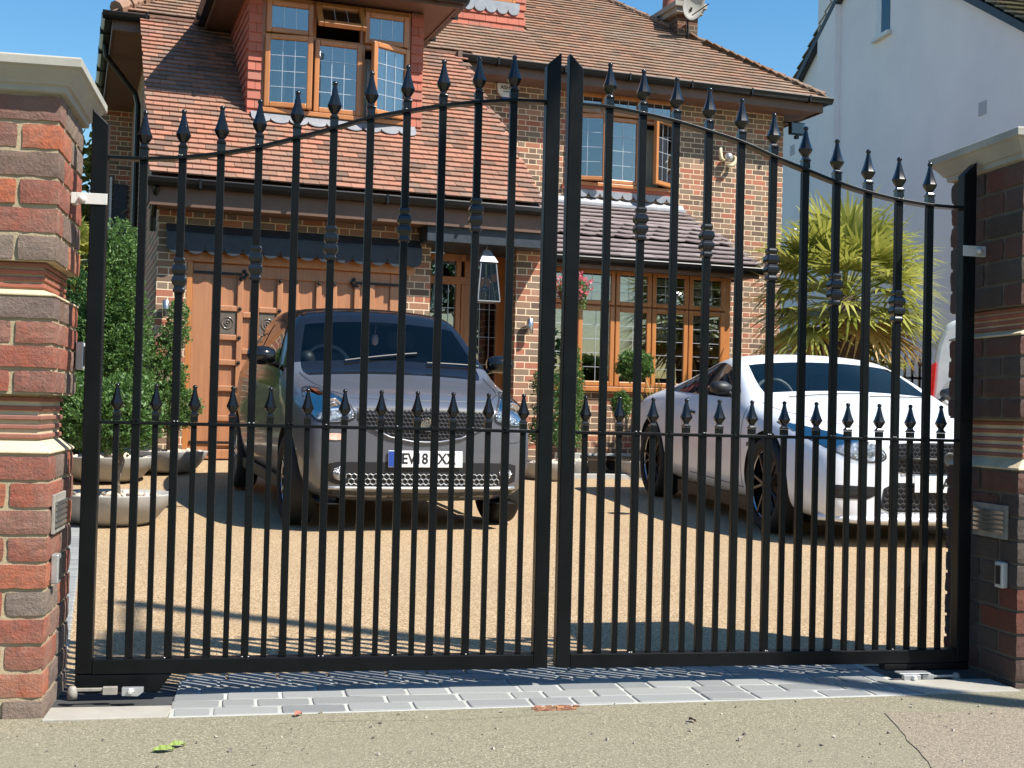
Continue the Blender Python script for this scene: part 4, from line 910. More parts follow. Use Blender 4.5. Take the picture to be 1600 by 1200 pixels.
# flax
t = thing('flax_plant', 'clump of spiky yellow-green flax behind the ball topiary', 'plant', H2W(5.98, .45, G(*H2W(5.98,.45).xy)), HA)
b = MB(); rn = random.Random(12)
for i in range(70):
    a = rn.random()*6.28; ln_ = rn.uniform(.8, 1.5); sp = rn.uniform(.12, .42); w_ = .012; P = []
    for k in range(6):
        q = k/5; P.append(Vector((math.cos(a)*sp*q**1.4*ln_, math.sin(a)*sp*q**1.4*ln_, ln_*(q-.18*q*q*sp*2))))
    sd_ = Vector((-math.sin(a), math.cos(a), 0)); v = []
    for k, p in enumerate(P): ww = w_*(1-(k/5)**2)+.001; v += [p-sd_*ww, p+sd_*ww]
    b.add(v, [(2*k, 2*k+1, 2*k+3, 2*k+2) for k in range(5)])
b.build('blades', M['phorm'], t)
# raised trough
t = thing('planter_trough', 'long pale grey planter trough on the drive under the bay window', 'planter', H2W(4.55, .05, .10), HA)
b = MB(); b.box(0, 1.25, 0, .42, 0, .075); b.box(.0, 1.25, .36, .42, .075, .30); b.build('trough', M['bowl'], t, bev=.01)
for i, (u, lb) in enumerate(((4.95, 'glossy black square pot in the trough, nearer the gate posts'), (5.25, 'glossy black square pot in the trough, nearer the white car'))):
    t = thing('black_pot', lb, 'plant pot', H2W(u, .22, .176), HA+RD(12*i), 'glossy black pots under the bay')
    b = MB(); b.add([(-.09,-.09,0),(.09,-.09,0),(.09,.09,0),(-.09,.09,0),(-.12,-.12,.2),(.12,-.12,.2),(.12,.12,.2),(-.12,.12,.2)], [(3,2,1,0),(0,1,5,4),(1,2,6,5),(2,3,7,6),(3,0,4,7)]); b.build('pot', M['cblack'], t)
    b = MB(); b.box(-.115,.115,-.115,.115,.15,.17); b.build('soil', M['fibre'], t)
# hanging basket
t = thing('hanging_basket', 'hanging basket of pink flowers under the bay eaves behind the gate posts', 'hanging basket', H2W(4.72, .45, 2.28), HA)
b = MB(); b.lathe([(.02,-.16),(.12,-.10),(.17,0),(.165,.01)], n=18); b.build('basket', M['fibre'], t)
b = MB(); leaf_blob(b, [(0,0,.05,.2,.2,.12),(.1,0,-.08,.1,.1,.15)], 1200, .035, random.Random(5)); b.build('foliage', M['leaf'], t)
b = MB(); leaf_blob(b, [(0,-.02,.07,.22,.22,.15)], 220, .04, random.Random(6), asp=.9, shell=.85); b.build('flowers', M['pink'], t)
b = MB()
for a in range(3): b.tube([(.16*math.cos(a*2.1), .16*math.sin(a*2.1), 0), (0,0,.38)], .004, 5)
b.build('chains', M['iron'], t)
# palms
def palm(name, label, X, Y, zc, R, n, seed, trunk_r=.24, dry=.3):
    t = thing(name, label, 'palm tree', (X, Y, G(X, Y))); rn = random.Random(seed); zb = G(X, Y); zc -= zb
    b = MB(); b.tube([(0,0,-.02),(.02,0,zc*.4),(.0,0,zc*.8),(0,0,zc)], [trunk_r*.8, trunk_r, trunk_r*1.15, trunk_r*.6], 14); b.build('trunk', M['fibre'], t, smooth=True)
    fg, fd_ = MB(), MB()
    for i in range(n):
        az = i*2.4+rn.uniform(-.2,.2); el = RD(88)-(i/n)**.85*RD(128)+rn.uniform(-.1,.1)
        d = Vector((math.cos(az)*math.cos(el), math.sin(az)*math.cos(el), math.sin(el)))
        pl_ = R*rn.uniform(.42, .62); hub = Vector((0,0,zc))+d*pl_+Vector((0,0,-.10*pl_*math.cos(el)))
        tgt = fd_ if (i/n > 1-dry and rn.random() < .6) else fg
        tgt.tube([Vector((0,0,zc-.05)), hub], [.012,.008], 5)
        side = d.cross(Vector((0,0,1))).normalized() if abs(d.z) < .98 else Vector((1,0,0)); nn = side.cross(d).normalized()
        m_ = 24; bl = R*rn.uniform(.46,.60)
        for k in range(m_):
            th = (k/(m_-1)-.5)*RD(210); dirn = (d*math.cos(th)+side*math.sin(th)).normalized(); sp = dirn.cross(nn).normalized()
            L_ = bl*(1-.25*abs(th)/2.2)*rn.uniform(.9,1.08); v = []
            for q in range(4):
                f_ = q/3; p = hub+dirn*L_*f_+nn*.06*math.sin(k*3.14)*f_+Vector((0,0,-(f_**2.3)*L_*rn.uniform(.10,.40))); ww = (.010, .024, .017, .0015)[q]
                v += [p-sp*ww, p+sp*ww]
            tgt.add(v, [(2*q, 2*q+1, 2*q+3, 2*q+2) for q in range(3)])
    fg.build('fronds', M['palm'], t)
    if fd_.v: fd_.build('dry_fronds', M['palmdry'], t)
    return t
palm('palm_tree', 'bushy fan palm with yellowing lower fronds beside the white house', 6.45, 13.6, 2.28, 1.30, 60, 3, dry=.17)
palm('palm_tree', 'small fan palm half hidden behind the sunlit pillar', -2.05, 13.3, 2.25, .55, 22, 9, .07, 0)
palm('palm_tree', 'low young fan palm under the big palm by the railings', 7.15, 14.4, 1.55, .6, 16, 12, .06, 0)
def tree(name, label, X, Y, h, r, n, mt, size, seed, cat='tree'):
    t = thing(name, label, cat, (X, Y, -.05)); rn = random.Random(seed)
    b = MB(); b.tube([(0,0,0),(.05,0,h*.4),(0,0,h*.85)], [.16,.11,.03], 10)
    for k in range(7):
        a = k*2.4; z = h*(.3+.07*k); b.tube([(0,0,z),(math.cos(a)*r*.6, math.sin(a)*r*.6, z+r*.35)], [.05,.015], 6)
    b.build('trunk', M['bark'], t, smooth=True)
    bl = []
    for k in range(16):
        q = rn.random(); a = rn.random()*6.28; z = h*(.35+.6*q); rr = r*(1.05-q*.75); bl.append((math.cos(a)*rr*.55, math.sin(a)*rr*.55, z, rr*.5, rr*.5, h*.11))
    b = MB(); leaf_blob(b, bl, n, size, rn, lump=.3, shell=.35); b.build('crown', M[mt], t); return t
tree('conifer', 'golden-green conifer beyond the left side of the brick house', -3.2, 20.8, 4.9, 2.0, 26000, 'leafy', .17, 31)
# side fence
t = thing('wooden_fence', 'dark wooden fence along the left boundary of the drive', 'fence', (-2.3, 4.4, 0))
for k in range(6):
    b = MB(); b.box(-.05, .05, k*1.8, k*1.8+.1, -.05, 1.8); b.build('post', M['fence'], t)
    if k < 5:
        b = MB()
        for q in range(14): b.box(-.02-(q % 2)*.012, .0-(q % 2)*.012, k*1.8+.1+q*.1214, k*1.8+.1+q*.1214+.125, .0, 1.72)
        b.build('panel', M['fence'], t)
# ------------------------------------------------------------------ railings beyond the palm
t = thing('iron_railings', 'black spear-topped railings between the palm and the white van', 'railings', (6.4, 14.6, G(6.4,14.6)))
b = MB(); b.box(0, 1.6, -.012, .012, 1.27, 1.30); b.box(0, 1.6, -.012, .012, .2, .23); b.build('rail', M['iron'], t)
for k in range(16):
    b = MB(); b.box(-.012, .012, -.012, .012, .0, 1.42); b.lathe([(.012, 1.42), (.03, 1.46), (.012, 1.52), (.003, 1.58)], n=4, rot=.785); o = b.build('railing_bar', M['iron'], t, loc=(.05+.1*k, 0, 0))
# ------------------------------------------------------------------ neighbour's house
nh = thing('white_house', 'white rendered gable house in shade beyond the brick house', 'house', (12., 17.8, 0))
# local: x away from us (+X), y along the gable
b = MB(); b.prism([(0, -.05), (0, 6.89), (6.6, 10.85), (13.2, 6.89), (13.2, -.05)], 'x', 0, 8); b.build('wall', M['white'], nh)
b = MB(); b.box(-.14, -.001, 7.9, 8.8, -.05, 12.6); b.build('chimney_breast', M['white'], nh)
b = MB(); b.box(-.10, -.002, 5.58, 6.32, 8.60, 8.68); nw = b.build('window', M['wplastic'], nh)
b = MB(); b.box(-.008, -.002, 5.66, 6.02, 8.68, 10.1); b.build('pane', M['dglass'], nw)
b = MB(); b.box(-.012, -.002, 6.02, 6.26, 8.68, 10.1); b.build('window_reveal', M['wplastic'], nh)
am = mat('painted_air_brick', (.50,.50,.52), (.36,.36,.39), sc=60, rough=.9)
for (y, z) in ((2.1, 6.2), (10.3, 7.1)): b = MB(); b.box(-.01, -.002, y, y+.24, z, z+.24); b.build('air_brick', am, nh)
lf = math.hypot(6.6, 3.96); rnn = random.Random(2)
b = MB(); tile_field(b, Vector((-.16, -.45, 6.68)), Vector((1,0,0)), Vector((0, 6.6/lf, 3.96/lf)), Vector((0, -3.96/lf, 6.6/lf)), 0, 8.2, 8.2, .34, .33, None, rnd=rnn, th=.03, tilt=.10); b.build('front_roof', M['ntile'], nh)
b = MB(); tile_field(b, Vector((-.16, 13.65, 6.68)), Vector((1,0,0)), Vector((0, -6.6/lf, 3.96/lf)), Vector((0, 3.96/lf, 6.6/lf)), 0, 8.2, 8.2, .34, .33, None, rnd=rnn, th=.03, tilt=.10); b.build('rear_roof', M['ntile'], nh)
b = MB(); b.prism([(-.5, 6.59), (6.6, 10.85), (13.7, 6.59), (13.7, 6.45), (6.6, 10.68), (-.5, 6.45)], 'x', -.15, -.02); b.build('bargeboard', M['lead'], nh)
# ------------------------------------------------------------------ cars
def catmull(pts, n=6):
    out = []; m_ = len(pts)
    for i in range(m_):
        p0, p1, p2, p3 = [Vector(pts[(i+j) % m_]) for j in (-1, 0, 1, 2)]
        for k in range(n):
            u = k/n; out.append(.5*((2*p1)+(-p0+p2)*u+(2*p0-5*p1+4*p2-p3)*u*u+(-p0+3*p1-3*p2+p3)*u**3))
    return out
def car_body(name, stations, wheels, arch_r, mats_fn, parent, mats, sub=2, arch_in=.55, crease=()):
    K = len(stations[0][1]); bm = bmesh.new(); rows = []
    for (y, prof) in stations:
        r = [bm.verts.new((x, y, z)) for (x, z) in prof]
        l = [r[i] if abs(prof[i][0]) < 1e-6 else bm.verts.new((-prof[i][0], y, prof[i][1])) for i in range(K)]
        rows.append((r, l))
    for i in range(len(rows)-1):
        for s in (0, 1):
            a, c = rows[i][s], rows[i+1][s]
            for k in range(K-1):
                vs = [a[k], a[k+1], c[k+1], c[k]]
                if s == 0: vs = vs[::-1]
                try: f = bm.faces.new(vs); f.material_index = mats_fn(i, k)
                except ValueError: pass
    for (row, flip) in ((rows[0], False), (rows[-1], True)):
        r, l = row
        for k in range(K-1):
            vs = [l[k], r[k], r[k+1], l[k+1]]; uq = []
            for v in vs:
                if v not in uq: uq.append(v)
            if len(uq) < 3: continue
            if flip: uq = uq[::-1]
            try: f = bm.faces.new(uq); f.material_index = mats_fn(-1 if not flip else -2, k)
            except ValueError: pass
    bmesh.ops.recalc_face_normals(bm, faces=bm.faces)
    me = bpy.data.meshes.new(name); bm.to_mesh(me); bm.free()
    for m_ in mats: me.materials.append(m_)
    o = bpy.data.objects.new(name, me); COL.objects.link(o)
    md = o.modifiers.new('s', 'SUBSURF'); md.levels = sub; md.render_levels = sub
    cb = MB()
    for (wx, wy, wz) in wheels:
        for s in (-1, 1): a, c = sorted((s*arch_in, s*1.3)); cb.lathe([(arch_r, a), (arch_r, c)], c=(0, wy, wz), axis='x', n=40)
    cut = cb.build('cutter', mats[-1]); bo = o.modifiers.new('b', 'BOOLEAN'); bo.object = cut; bo.operation = 'DIFFERENCE'; bo.solver = 'EXACT'; bo.material_mode = 'TRANSFER' if hasattr(bo, 'material_mode') else bo.material_mode
    bpy.context.view_layer.update()
    dg = bpy.context.evaluated_depsgraph_get(); ev = bpy.data.meshes.new_from_object(o.evaluated_get(dg))
    bpy.data.objects.remove(o); bpy.data.objects.remove(cut)
    b2 = bmesh.new(); b2.from_mesh(ev); bvh = BVHTree.FromBMesh(b2)
    names = [m_.name for m_ in ev.materials]
    groups = {}
    for f in b2.faces: groups.setdefault(f.material_index, []).append(f)
    out = {}; last_mi = names.index(mats[-1].name)
    pieces = []
    for mi, fs in groups.items():
        if mi < len(mats)-1 and mi != last_mi: pieces.append((mi, fs)); continue
        left = set(fs); 
        while left:
            seed_ = left.pop(); comp = [seed_]; st_ = [seed_]
            while st_:
                f = st_.pop()
                for e in f.edges:
                    for g_ in e.link_faces:
                        if g_ in left: left.discard(g_); comp.append(g_); st_.append(g_)
            pieces.append((mi, comp))
    for pi, (mi, fs) in enumerate(pieces):
        vm = {}; V = []; Fc = []
        for f in fs:
            q = []
            for v in f.verts:
                if v.index not in vm: vm[v.index] = len(V); V.append(v.co[:])
                q.append(vm[v.index])
            Fc.append(q)
        mb = MB(); mb.v = V; mb.f = Fc; out[(mi, pi)] = (mb, ev.materials[mi])
    b2.free(); return out, bvh
def patch(bvh, pts, name, mt, parent, dirn='y', off=.004, th=.0, step=.03, smooth=True, n=6, frm=-1, crv=True, inset=0):
    P = catmull(pts, n) if crv else [Vector(p) for p in pts]
    bm = bmesh.new(); vs = [bm.verts.new((p[0], 0, p[1])) for p in P]; bm.faces.new(vs)
    xs = [p[0] for p in P]; zs = [p[1] for p in P]
    x = math.floor(min(xs)/step)*step
    while x < max(xs):
        bmesh.ops.bisect_plane(bm, geom=bm.verts[:]+bm.edges[:]+bm.faces[:], plane_co=(x,0,0), plane_no=(1,0,0)); x += step
    z = math.floor(min(zs)/step)*step
    while z < max(zs):
        bmesh.ops.bisect_plane(bm, geom=bm.verts[:]+bm.edges[:]+bm.faces[:], plane_co=(0,0,z), plane_no=(0,0,1)); z += step
    last = None
    for v in bm.verts:
        a, h = v.co.x, v.co.z
        if dirn == 'y': o_, d_ = Vector((a, frm*3, h)), Vector((0, -frm, 0))
        else: o_, d_ = Vector((frm*3, a, h)), Vector((-frm, 0, 0))
        hit = bvh.ray_cast(o_, d_)
        if hit[0] is not None: v.co = hit[0]-d_*off-(hit[1]*0); last = hit[0]
        elif last is not None: v.co = Vector((a, last.y, h)) if dirn == 'y' else Vector((last.x, a, h))
    bmesh.ops.triangulate(bm, faces=bm.faces[:]) if False else None
    me = bpy.data.meshes.new(name); bm.to_mesh(me); bm.free(); me.materials.append(mt)
    o = bpy.data.objects.new(name, me); COL.objects.link(o); o.parent = parent
    if smooth: me.polygons.foreach_set('use_smooth', [True]*len(me.polygons))
    if th: sm = o.modifiers.new('s', 'SOLIDIFY'); sm.thickness = th; sm.offset = 0
    return o
def mirror(pts): return [(-x, z) for (x, z) in pts][::-1]
def wheel(t, x, y, z, r, wd, rim_r, s, kind, steer=0):
    w = bpy.data.objects.new('wheel', None); COL.objects.link(w); w.parent = t; w.location = (x, y, z); w.rotation_euler = (0, 0, steer); w.empty_display_size = .1
    b = MB(); h = wd/2; b.lathe([(rim_r, -h*.8), (rim_r+.02, -h), (r-.03, -h), (r-.008, -h*.85), (r, -h*.6), (r, h*.6), (r-.008, h*.85), (r-.03, h), (rim_r+.02, h), (rim_r, h*.8)], axis='x', n=48, cap=False); b.build('tyre', M['tyre'], w, smooth=True)
    b = MB(); o_ = s*h*.78
    b.lathe([(rim_r, -h*.7), (rim_r+.004, -h*.9), (rim_r+.004, h*.9), (rim_r, h*.7), (rim_r-.02, h*.6), (rim_r-.025, -h*.6)], axis='x', n=48, cap=False)
    ri = b.build('rim', M['alloy'], w, smooth=True)
    b = MB(); n = 5 if kind == 'twin' else 10
    for k in range(n):
        for q in ((-.11, .11) if kind == 'twin' else (0,)):
            a = 2*math.pi*k/n+q; a2 = 2*math.pi*k/n+q*2.0
            p0 = Vector((o_-s*.01, .05*math.cos(a), .05*math.sin(a))); p1 = Vector((o_-s*.004, (rim_r-.01)*math.cos(a2), (rim_r-.01)*math.sin(a2)))
            b.tube([p0, p1], [.017, .014], 5)
    b.lathe([(.001, min(o_, o_-s*.03)), (.055, min(o_, o_-s*.03)), (.05, max(o_, o_-s*.03)), (.001, max(o_, o_-s*.03))], axis='x', n=16)
    b.build('spokes', M['alloyl' if kind == 'ten' else 'alloy'], w)
    b = MB(); b.lathe([(rim_r-.012, o_-s*.004), (rim_r+.004, o_+s*.003), (rim_r-.004, o_+s*.006)], axis='x', n=48, cap=False); b.build('rim_edge', M['alloyl'], w, smooth=True)
    b = MB(); b.lathe([(.001, -.02), (rim_r-.03, -.02), (rim_r-.03, .02), (.001, .02)], axis='x', n=30); b.build('brake_disc', M['plastic'], w)
    return w
def honeycomb(bvh, x0, x1, z0, z1, cell, parent, inside, mt, r=.0022, off=.012, name='honeycomb', frm=-1):
    b = MB(); dx = cell*math.sqrt(3)/2*1.0; k = 0; zc = z0
    pts = {}
    def pr_(x, z):
        hit = bvh.ray_cast(Vector((x, -3, z)), Vector((0, 1, 0)))
        return (hit[0]+Vector((0, -off, 0))) if hit[0] is not None else None
    rw = 0
    while zc < z1:
        xc = x0+(cell*.433 if rw % 2 else 0)
        while xc < x1:
            h = [(xc+cell*.5*math.cos(RD(60*q+30))*1.0, zc+cell*.5*math.sin(RD(60*q+30))) for q in range(6)]
            for q in (0, 1, 2):
                a, c = h[q], h[(q+1) % 6]
                if inside(*a) and inside(*c):
                    A, C_ = pr_(*a), pr_(*c)
                    if A is not None and C_ is not None: b.tube([A, C_], r, 4, cap=False)
            if True:
                a, c = h[5], h[0]
                if inside(*a) and inside(*c):
                    A, C_ = pr_(*a), pr_(*c)
                    if A is not None and C_ is not None: b.tube([A, C_], r, 4, cap=False)
            xc += cell*.866
        zc += cell*.75; rw += 1
    if b.v: return b.build(name, mt, parent)
def inpoly(P):
    def f(x, z):
        c = False; n = len(P); j = n-1
        for i in range(n):
            if (P[i][1] > z) != (P[j][1] > z) and x < (P[j][0]-P[i][0])*(z-P[i][1])/(P[j][1]-P[i][1])+P[i][0]: c = not c
            j = i
        return c
    return f
def plate(t, txt, x, y, z, w=.52, h=.111, band=True, rx=0, nm='number_plate', size=.078, tx=.02):
    b = MB(); b.box(-w/2, w/2, -.006, .0, -h/2, h/2); p = b.build(nm, M['plate'], t, bev=.004, loc=(x, y, z)); p.rotation_euler = (rx, 0, 0)
    if band: b = MB(); b.box(-w/2+.002, -w/2+.045, -.0075, -.0062, -h/2+.003, h/2-.003); b.build('blue_band', M['blue'], p)
    text(txt, size*1.28, M['ink'], p, (tx, -.0065, 0), (RD(90), 0, 0), bold=.0018, sx=.88, name='plate_characters'); return p
def seam(bvh, pts, parent, r=.0035, off=-.0005, name='bonnet_seam'):
    P = []
    for i in range(len(pts)-1):
        for k in range(8):
            q = k/8; x = pts[i][0]*(1-q)+pts[i+1][0]*q; y = pts[i][1]*(1-q)+pts[i+1][1]*q
            h_ = bvh.ray_cast(Vector((x, y, 3)), Vector((0,0,-1)))[0]
            if h_ is not None: P.append(h_+Vector((0,0,off)))
    b = MB(); b.tube(P, r, 5); return b.build(name, M['ink'], parent)
# ---------------- small grey hatchback
def small_car():
    ox, oy, hd = 1.04, 8.55, RD(9.5); ax = lambda d: (ox-math.sin(hd)*d, oy+math.cos(hd)*d)
    zf = G(*ax(.65)); zr = G(*ax(3.1)); t = thing('parked_car', 'small dark grey hatchback parked before the wooden garage door', 'car', (ox, oy, 0), hd)
    pitch = math.atan2(zr-zf, 2.47); t.rotation_euler = (pitch, 0, hd); t.location.z = zf-math.sin(pitch)*.62
    # levels: 0 bottom centre,1 bottom edge,2 sill,3 lower,4 mid,5 shoulder,6 belt,7 rail out,8 rail in,9 mid,10 centre
    def st(y, zb, xb, w, zs, zsh, xs, zt, *top): pass
    S_ = [
     (0.00, [(0,.30),(.42,.30),(.58,.33),(.66,.42),(.68,.56),(.66,.70),(.60,.78),(.50,.815),(.44,.82),(.22,.835),(0,.84)]),
     (0.05, [(0,.22),(.50,.22),(.70,.26),(.765,.40),(.775,.58),(.76,.74),(.70,.83),(.58,.86),(.50,.87),(.25,.885),(0,.89)]),
     (0.22, [(0,.20),(.56,.20),(.765,.25),(.815,.42),(.825,.62),(.815,.80),(.77,.905),(.63,.935),(.53,.945),(.27,.955),(0,.96)]),
     (0.55, [(0,.19),(.58,.19),(.79,.26),(.835,.45),(.84,.68),(.835,.87),(.79,.955),(.66,.985),(.57,.995),(.28,1.01),(0,1.015)]),
     (0.86, [(0,.19),(.58,.19),(.79,.26),(.83,.45),(.84,.70),(.835,.93),(.81,1.005),(.75,1.03),(.70,1.04),(.35,1.065),(0,1.07)]),
     (0.96, [(0,.19),(.58,.19),(.79,.26),(.83,.45),(.84,.70),(.835,.95),(.82,1.02),(.79,1.055),(.765,1.07),(.38,1.095),(0,1.105)]),
     (1.42, [(0,.19),(.58,.19),(.79,.26),(.83,.45),(.84,.70),(.835,.97),(.80,1.10),(.665,1.43),(.605,1.475),(.30,1.51),(0,1.52)]),
     (1.56, [(0,.19),(.58,.19),(.79,.26),(.83,.45),(.84,.70),(.835,.97),(.80,1.11),(.64,1.50),(.56,1.545),(.29,1.57),(0,1.58)]),
     (2.3, [(0,.19),(.58,.19),(.79,.26),(.83,.45),(.84,.70),(.835,.99),(.79,1.13),(.63,1.52),(.55,1.565),(.28,1.585),(0,1.59)]),
     (3.05, [(0,.20),(.56,.20),(.79,.27),(.83,.46),(.84,.72),(.83,1.02),(.77,1.15),(.60,1.48),(.52,1.52),(.27,1.54),(0,1.545)]),
     (3.38, [(0,.24),(.52,.24),(.74,.30),(.80,.48),(.81,.74),(.79,1.0),(.71,1.12),(.56,1.36),(.48,1.41),(.25,1.43),(0,1.435)]),
     (3.49, [(0,.30),(.46,.30),(.64,.36),(.70,.50),(.71,.72),(.69,.92),(.62,1.0),(.50,1.10),(.42,1.13),(.22,1.15),(0,1.15)])]
    def mf(i, k):
        if i == 5 and k in (8, 9): return 1
        if i == 5 and k == 7: return 3
        if i >= 6 and k >= 6: return 3
        if i in (4,) and k >= 8: return 3
        if i >= 3 and k in (5, 6) and i > 4: return 3
        return 0
    R = .335; fw, rw = .62, 3.10
    parts, bvh = car_body('b', S_, [(0, fw, .32), (0, rw, .32)], R+.045, mf, t, [M['grey'], M['cglass'], M['dglass'], M['cblack'], M['plastic'], M['plastic']])
    nm = {0: 'body', 1: 'windscreen', 3: 'roof_and_pillars', 4: 'wheel_arch', 5: 'wheel_arch', 2: 'glass'}
    for (mi, _), (mb, mt) in parts.items(): mb.build(nm.get(mi, 'wheel_arch'), mt, t, smooth=True)
    # side windows
    for s in (-1, 1): patch(bvh, [(1.30,1.12),(1.58,1.40),(2.2,1.44),(2.25,1.12)], 'side_window', M['dglass'], t, 'x', .004, frm=s, crv=False); patch(bvh, [(2.33,1.12),(2.30,1.44),(2.95,1.40),(3.0,1.14)], 'side_window', M['dglass'], t, 'x', .004, frm=s, crv=False)
    hl = [(.50,.79),(.53,.865),(.60,.925),(.67,.955),(.735,.95),(.765,.90),(.765,.82),(.735,.765),(.66,.745),(.56,.755)]
    for P in (hl, mirror(hl)):
        cx = sum(p[0] for p in P)/len(P); cz = sum(p[1] for p in P)/len(P)
        big = [(cx+(x-cx)*1.10, cz+(z-cz)*1.12) for x, z in P]
        h = patch(bvh, big, 'headlight', M['plastic'], t, off=.003); patch(bvh, P, 'reflector', M['lampin'], h, off=.006); patch(bvh, P, 'lens', M['lens'], h, off=.016)
        b = MB(); hit = bvh.ray_cast(Vector((cx-.02*(1 if cx > 0 else -1), -3, cz)), Vector((0,1,0)))[0]
        for rr in (.055, .03): b.lathe([(rr-.006, -.012), (rr, -.02), (rr+.006, -.012)], c=hit, axis='y', n=20)
        b.build('projector', M['chrome'], h, smooth=True)
    # grille
    g1 = [(-.47,.83),(-.44,.845),(0,.855),(.44,.845),(.47,.83),(.475,.77),(.44,.745),(.34,.70),(.18,.645),(0,.632),(-.18,.645),(-.34,.70),(-.44,.745),(-.475,.77)]
    gg = patch(bvh, g1, 'grille', M['ink'], t, off=.004)
    honeycomb(bvh, -.46, .46, .64, .85, .034, gg, inpoly([(p[0]*.97, p[1]) for p in g1]), M['mesh'], .0030, .010)
    b = MB(); 
    for k in range(24):
        a = RD(205+k*130/23); 
    pts = [(-.40,.735),(-.25,.665),(-.1,.638),(0,.634),(.1,.638),(.25,.665),(.40,.735)]
    lipp = []
    for (x, z) in pts:
        h_ = bvh.ray_cast(Vector((x, -3, z-.012)), Vector((0,1,0)))[0]; lipp.append(h_+Vector((0,-.008,0)))
    b.tube(lipp, .009, 8); b.build('grille_trim', M['grey'], gg, smooth=True)
    b = MB(); hit = bvh.ray_cast(Vector((0, -3, .74)), Vector((0,1,0)))[0]
    b.lathe([(.034, -.012), (.046, -.026), (.052, -.012)], c=hit, axis='y', n=28); 
    b.prism([(.01,.045),(.06,.0),(.01,-.045),(.028,0)], 'y', -.03, -.012, Matrix.Translation(hit)); b.build('badge', M['chrome'], gg, smooth=False)
    # lower opening
    g2 = [(-.66,.47),(-.60,.485),(0,.488),(.60,.485),(.66,.47),(.66,.36),(.60,.335),(.3,.322),(0,.318),(-.3,.322),(-.60,.335),(-.66,.36)]
    lg = patch(bvh, g2, 'lower_grille', M['ink'], t, off=.003, crv=False); honeycomb(bvh, -.52, .52, .325, .40, .042, lg, inpoly([(x*.985, z) for x, z in g2]), M['galv'], .0035, .009)
    for s in (-1, 1):
        b = MB(); hit = bvh.ray_cast(Vector((s*.58, -3, .41)), Vector((0,1,0)))[0]
        b.lathe([(.001,-.020),(.030,-.018),(.044,-.012),(.048,-.004),(.048,.01)], c=hit, axis='y', n=20); b.build('fog_lamp', M['lampin'], t, smooth=True)
        P = [(s*.55,.655),(s*.58,.672),(s*.66,.672),(s*.70,.655),(s*.66,.632),(s*.58,.632)]
        if s < 0: P = P[::-1]
        patch(bvh, P, 'indicator', M['amber'] if s < 0 else M['grey'], t, off=.006)
    lip = [(-.70,.30),(-.45,.285),(0,.275),(.45,.285),(.70,.30),(.70,.20),(.45,.205),(0,.21),(-.45,.205),(-.70,.20)]
    patch(bvh, lip, 'bumper_skirt', M['plastic'], t, off=.003, crv=False)
    pts = []
    for k in range(21):
        x = -.66+k*.066; h_ = bvh.ray_cast(Vector((x, -3, .312)), Vector((0,1,0)))[0]; pts.append((h_ if h_ is not None else pts[-1])+Vector((0,-.006,0)))
    b = MB(); b.tube(pts, .012, 8); b.build('bumper_lip', M['galv'], t, smooth=True)
    b = MB()   # bonnet shut line
    hit = bvh.ray_cast(Vector((0, -3, .53)), Vector((0,1,0)))[0]
    plate(t, 'EV18 EXX', 0.0, hit.y-.012, .510, rx=RD(-4))
    for s in (-1, 1):
        o = bpy.data.objects.new('door_mirror', None); o = None
        b = MB(); prof = [(.001,-.11),(.06,-.10),(.085,-.05),(.092,.0),(.085,.05),(.06,.09),(.001,.10)]
        b.lathe([(r*.62, h) for r, h in prof], c=(0,0,0), axis='x', n=18); b.v = [(x+s*.93, y*1.5+1.17, z*1.25+1.17) for (x, y, z) in b.v]
        b.tube([(s*.80,1.2,1.10),(s*.90,1.18,1.13)], .022, 8); b.build('door_mirror', M['cblack'], t, smooth=True)
    for (x, y, s) in ((-.745, fw, -1), (.745, fw, 1), (-.745, rw, -1), (.745, rw, 1)): wheel(t, x, y, .32, .32, .185, .205, s, 'ten')
    # wipers
    b = MB()
    for (x0, x1) in ((-.35, .22), (.28, .70)):
        P = []
        for k in range(8):
            x = x0+(x1-x0)*k/7; h_ = bvh.ray_cast(Vector((x, 1.00+.012*k*(1 if x0 < 0 else .3), 3)), Vector((0,0,-1)))[0]; P.append(h_+Vector((0,-.01,.014)))
        b.tube(P, .007, 5)
    b.build('wiper', M['plastic'], t)
    for s in (-1, 1): seam(bvh, [(s*.70,.90),(s*.66,.55),(s*.60,.30),(s*.50,.14)], t)
    seam(bvh, [(-.50,.14),(-.25,.095),(0,.085),(.25,.095),(.50,.14)], t)
    # interior
    b = MB(); b.box(-.68, .68, 1.12, 1.5, .75, 1.10); b.prism([(1.02, 1.12), (1.5, 1.13), (1.5, .9), (1.02, .9)], 'x', -.64, .64); b.build('dashboard', M['seat'], t, bev=.03)
    b = MB(); n = 28; P = [Vector((.36+.18*math.cos(2*math.pi*k/n), 1.56+.06*math.sin(2*math.pi*k/n), 1.10+.17*math.sin(2*math.pi*k/n))) for k in range(n+1)]
    P = [Vector((-.72+p.x, p.y, p.z)) for p in P]; b.tube(P, .016, 8); b.box(-.40, -.32, 1.54, 1.58, 1.06, 1.14); b.build('steering_wheel', M['wheelrim'], t, smooth=True)
    for s in (-1, 1):
        b = MB(); b.box(s*.36-.23, s*.36+.23, 1.95, 2.12, .6, 1.22); b.box(s*.36-.12, s*.36+.12, 2.0, 2.08, 1.26, 1.42); b.build('seat', M['seat'], t, bev=.04)
    b = MB(); b.lathe([(.001,-.05),(.022,-.04),(.028,-.01),(.024,.03),(.001,.045)], c=(0,1.50,1.33), n=10); b.tube([(0,1.5,1.37),(0,1.48,1.47)], .002, 4); b.build('air_freshener', M['tan'], t, smooth=True)
    b = MB(); b.box(-.12,.12,1.44,1.46,1.44,1.50); b.build('rear_view_mirror', M['plastic'], t, bev=.01)
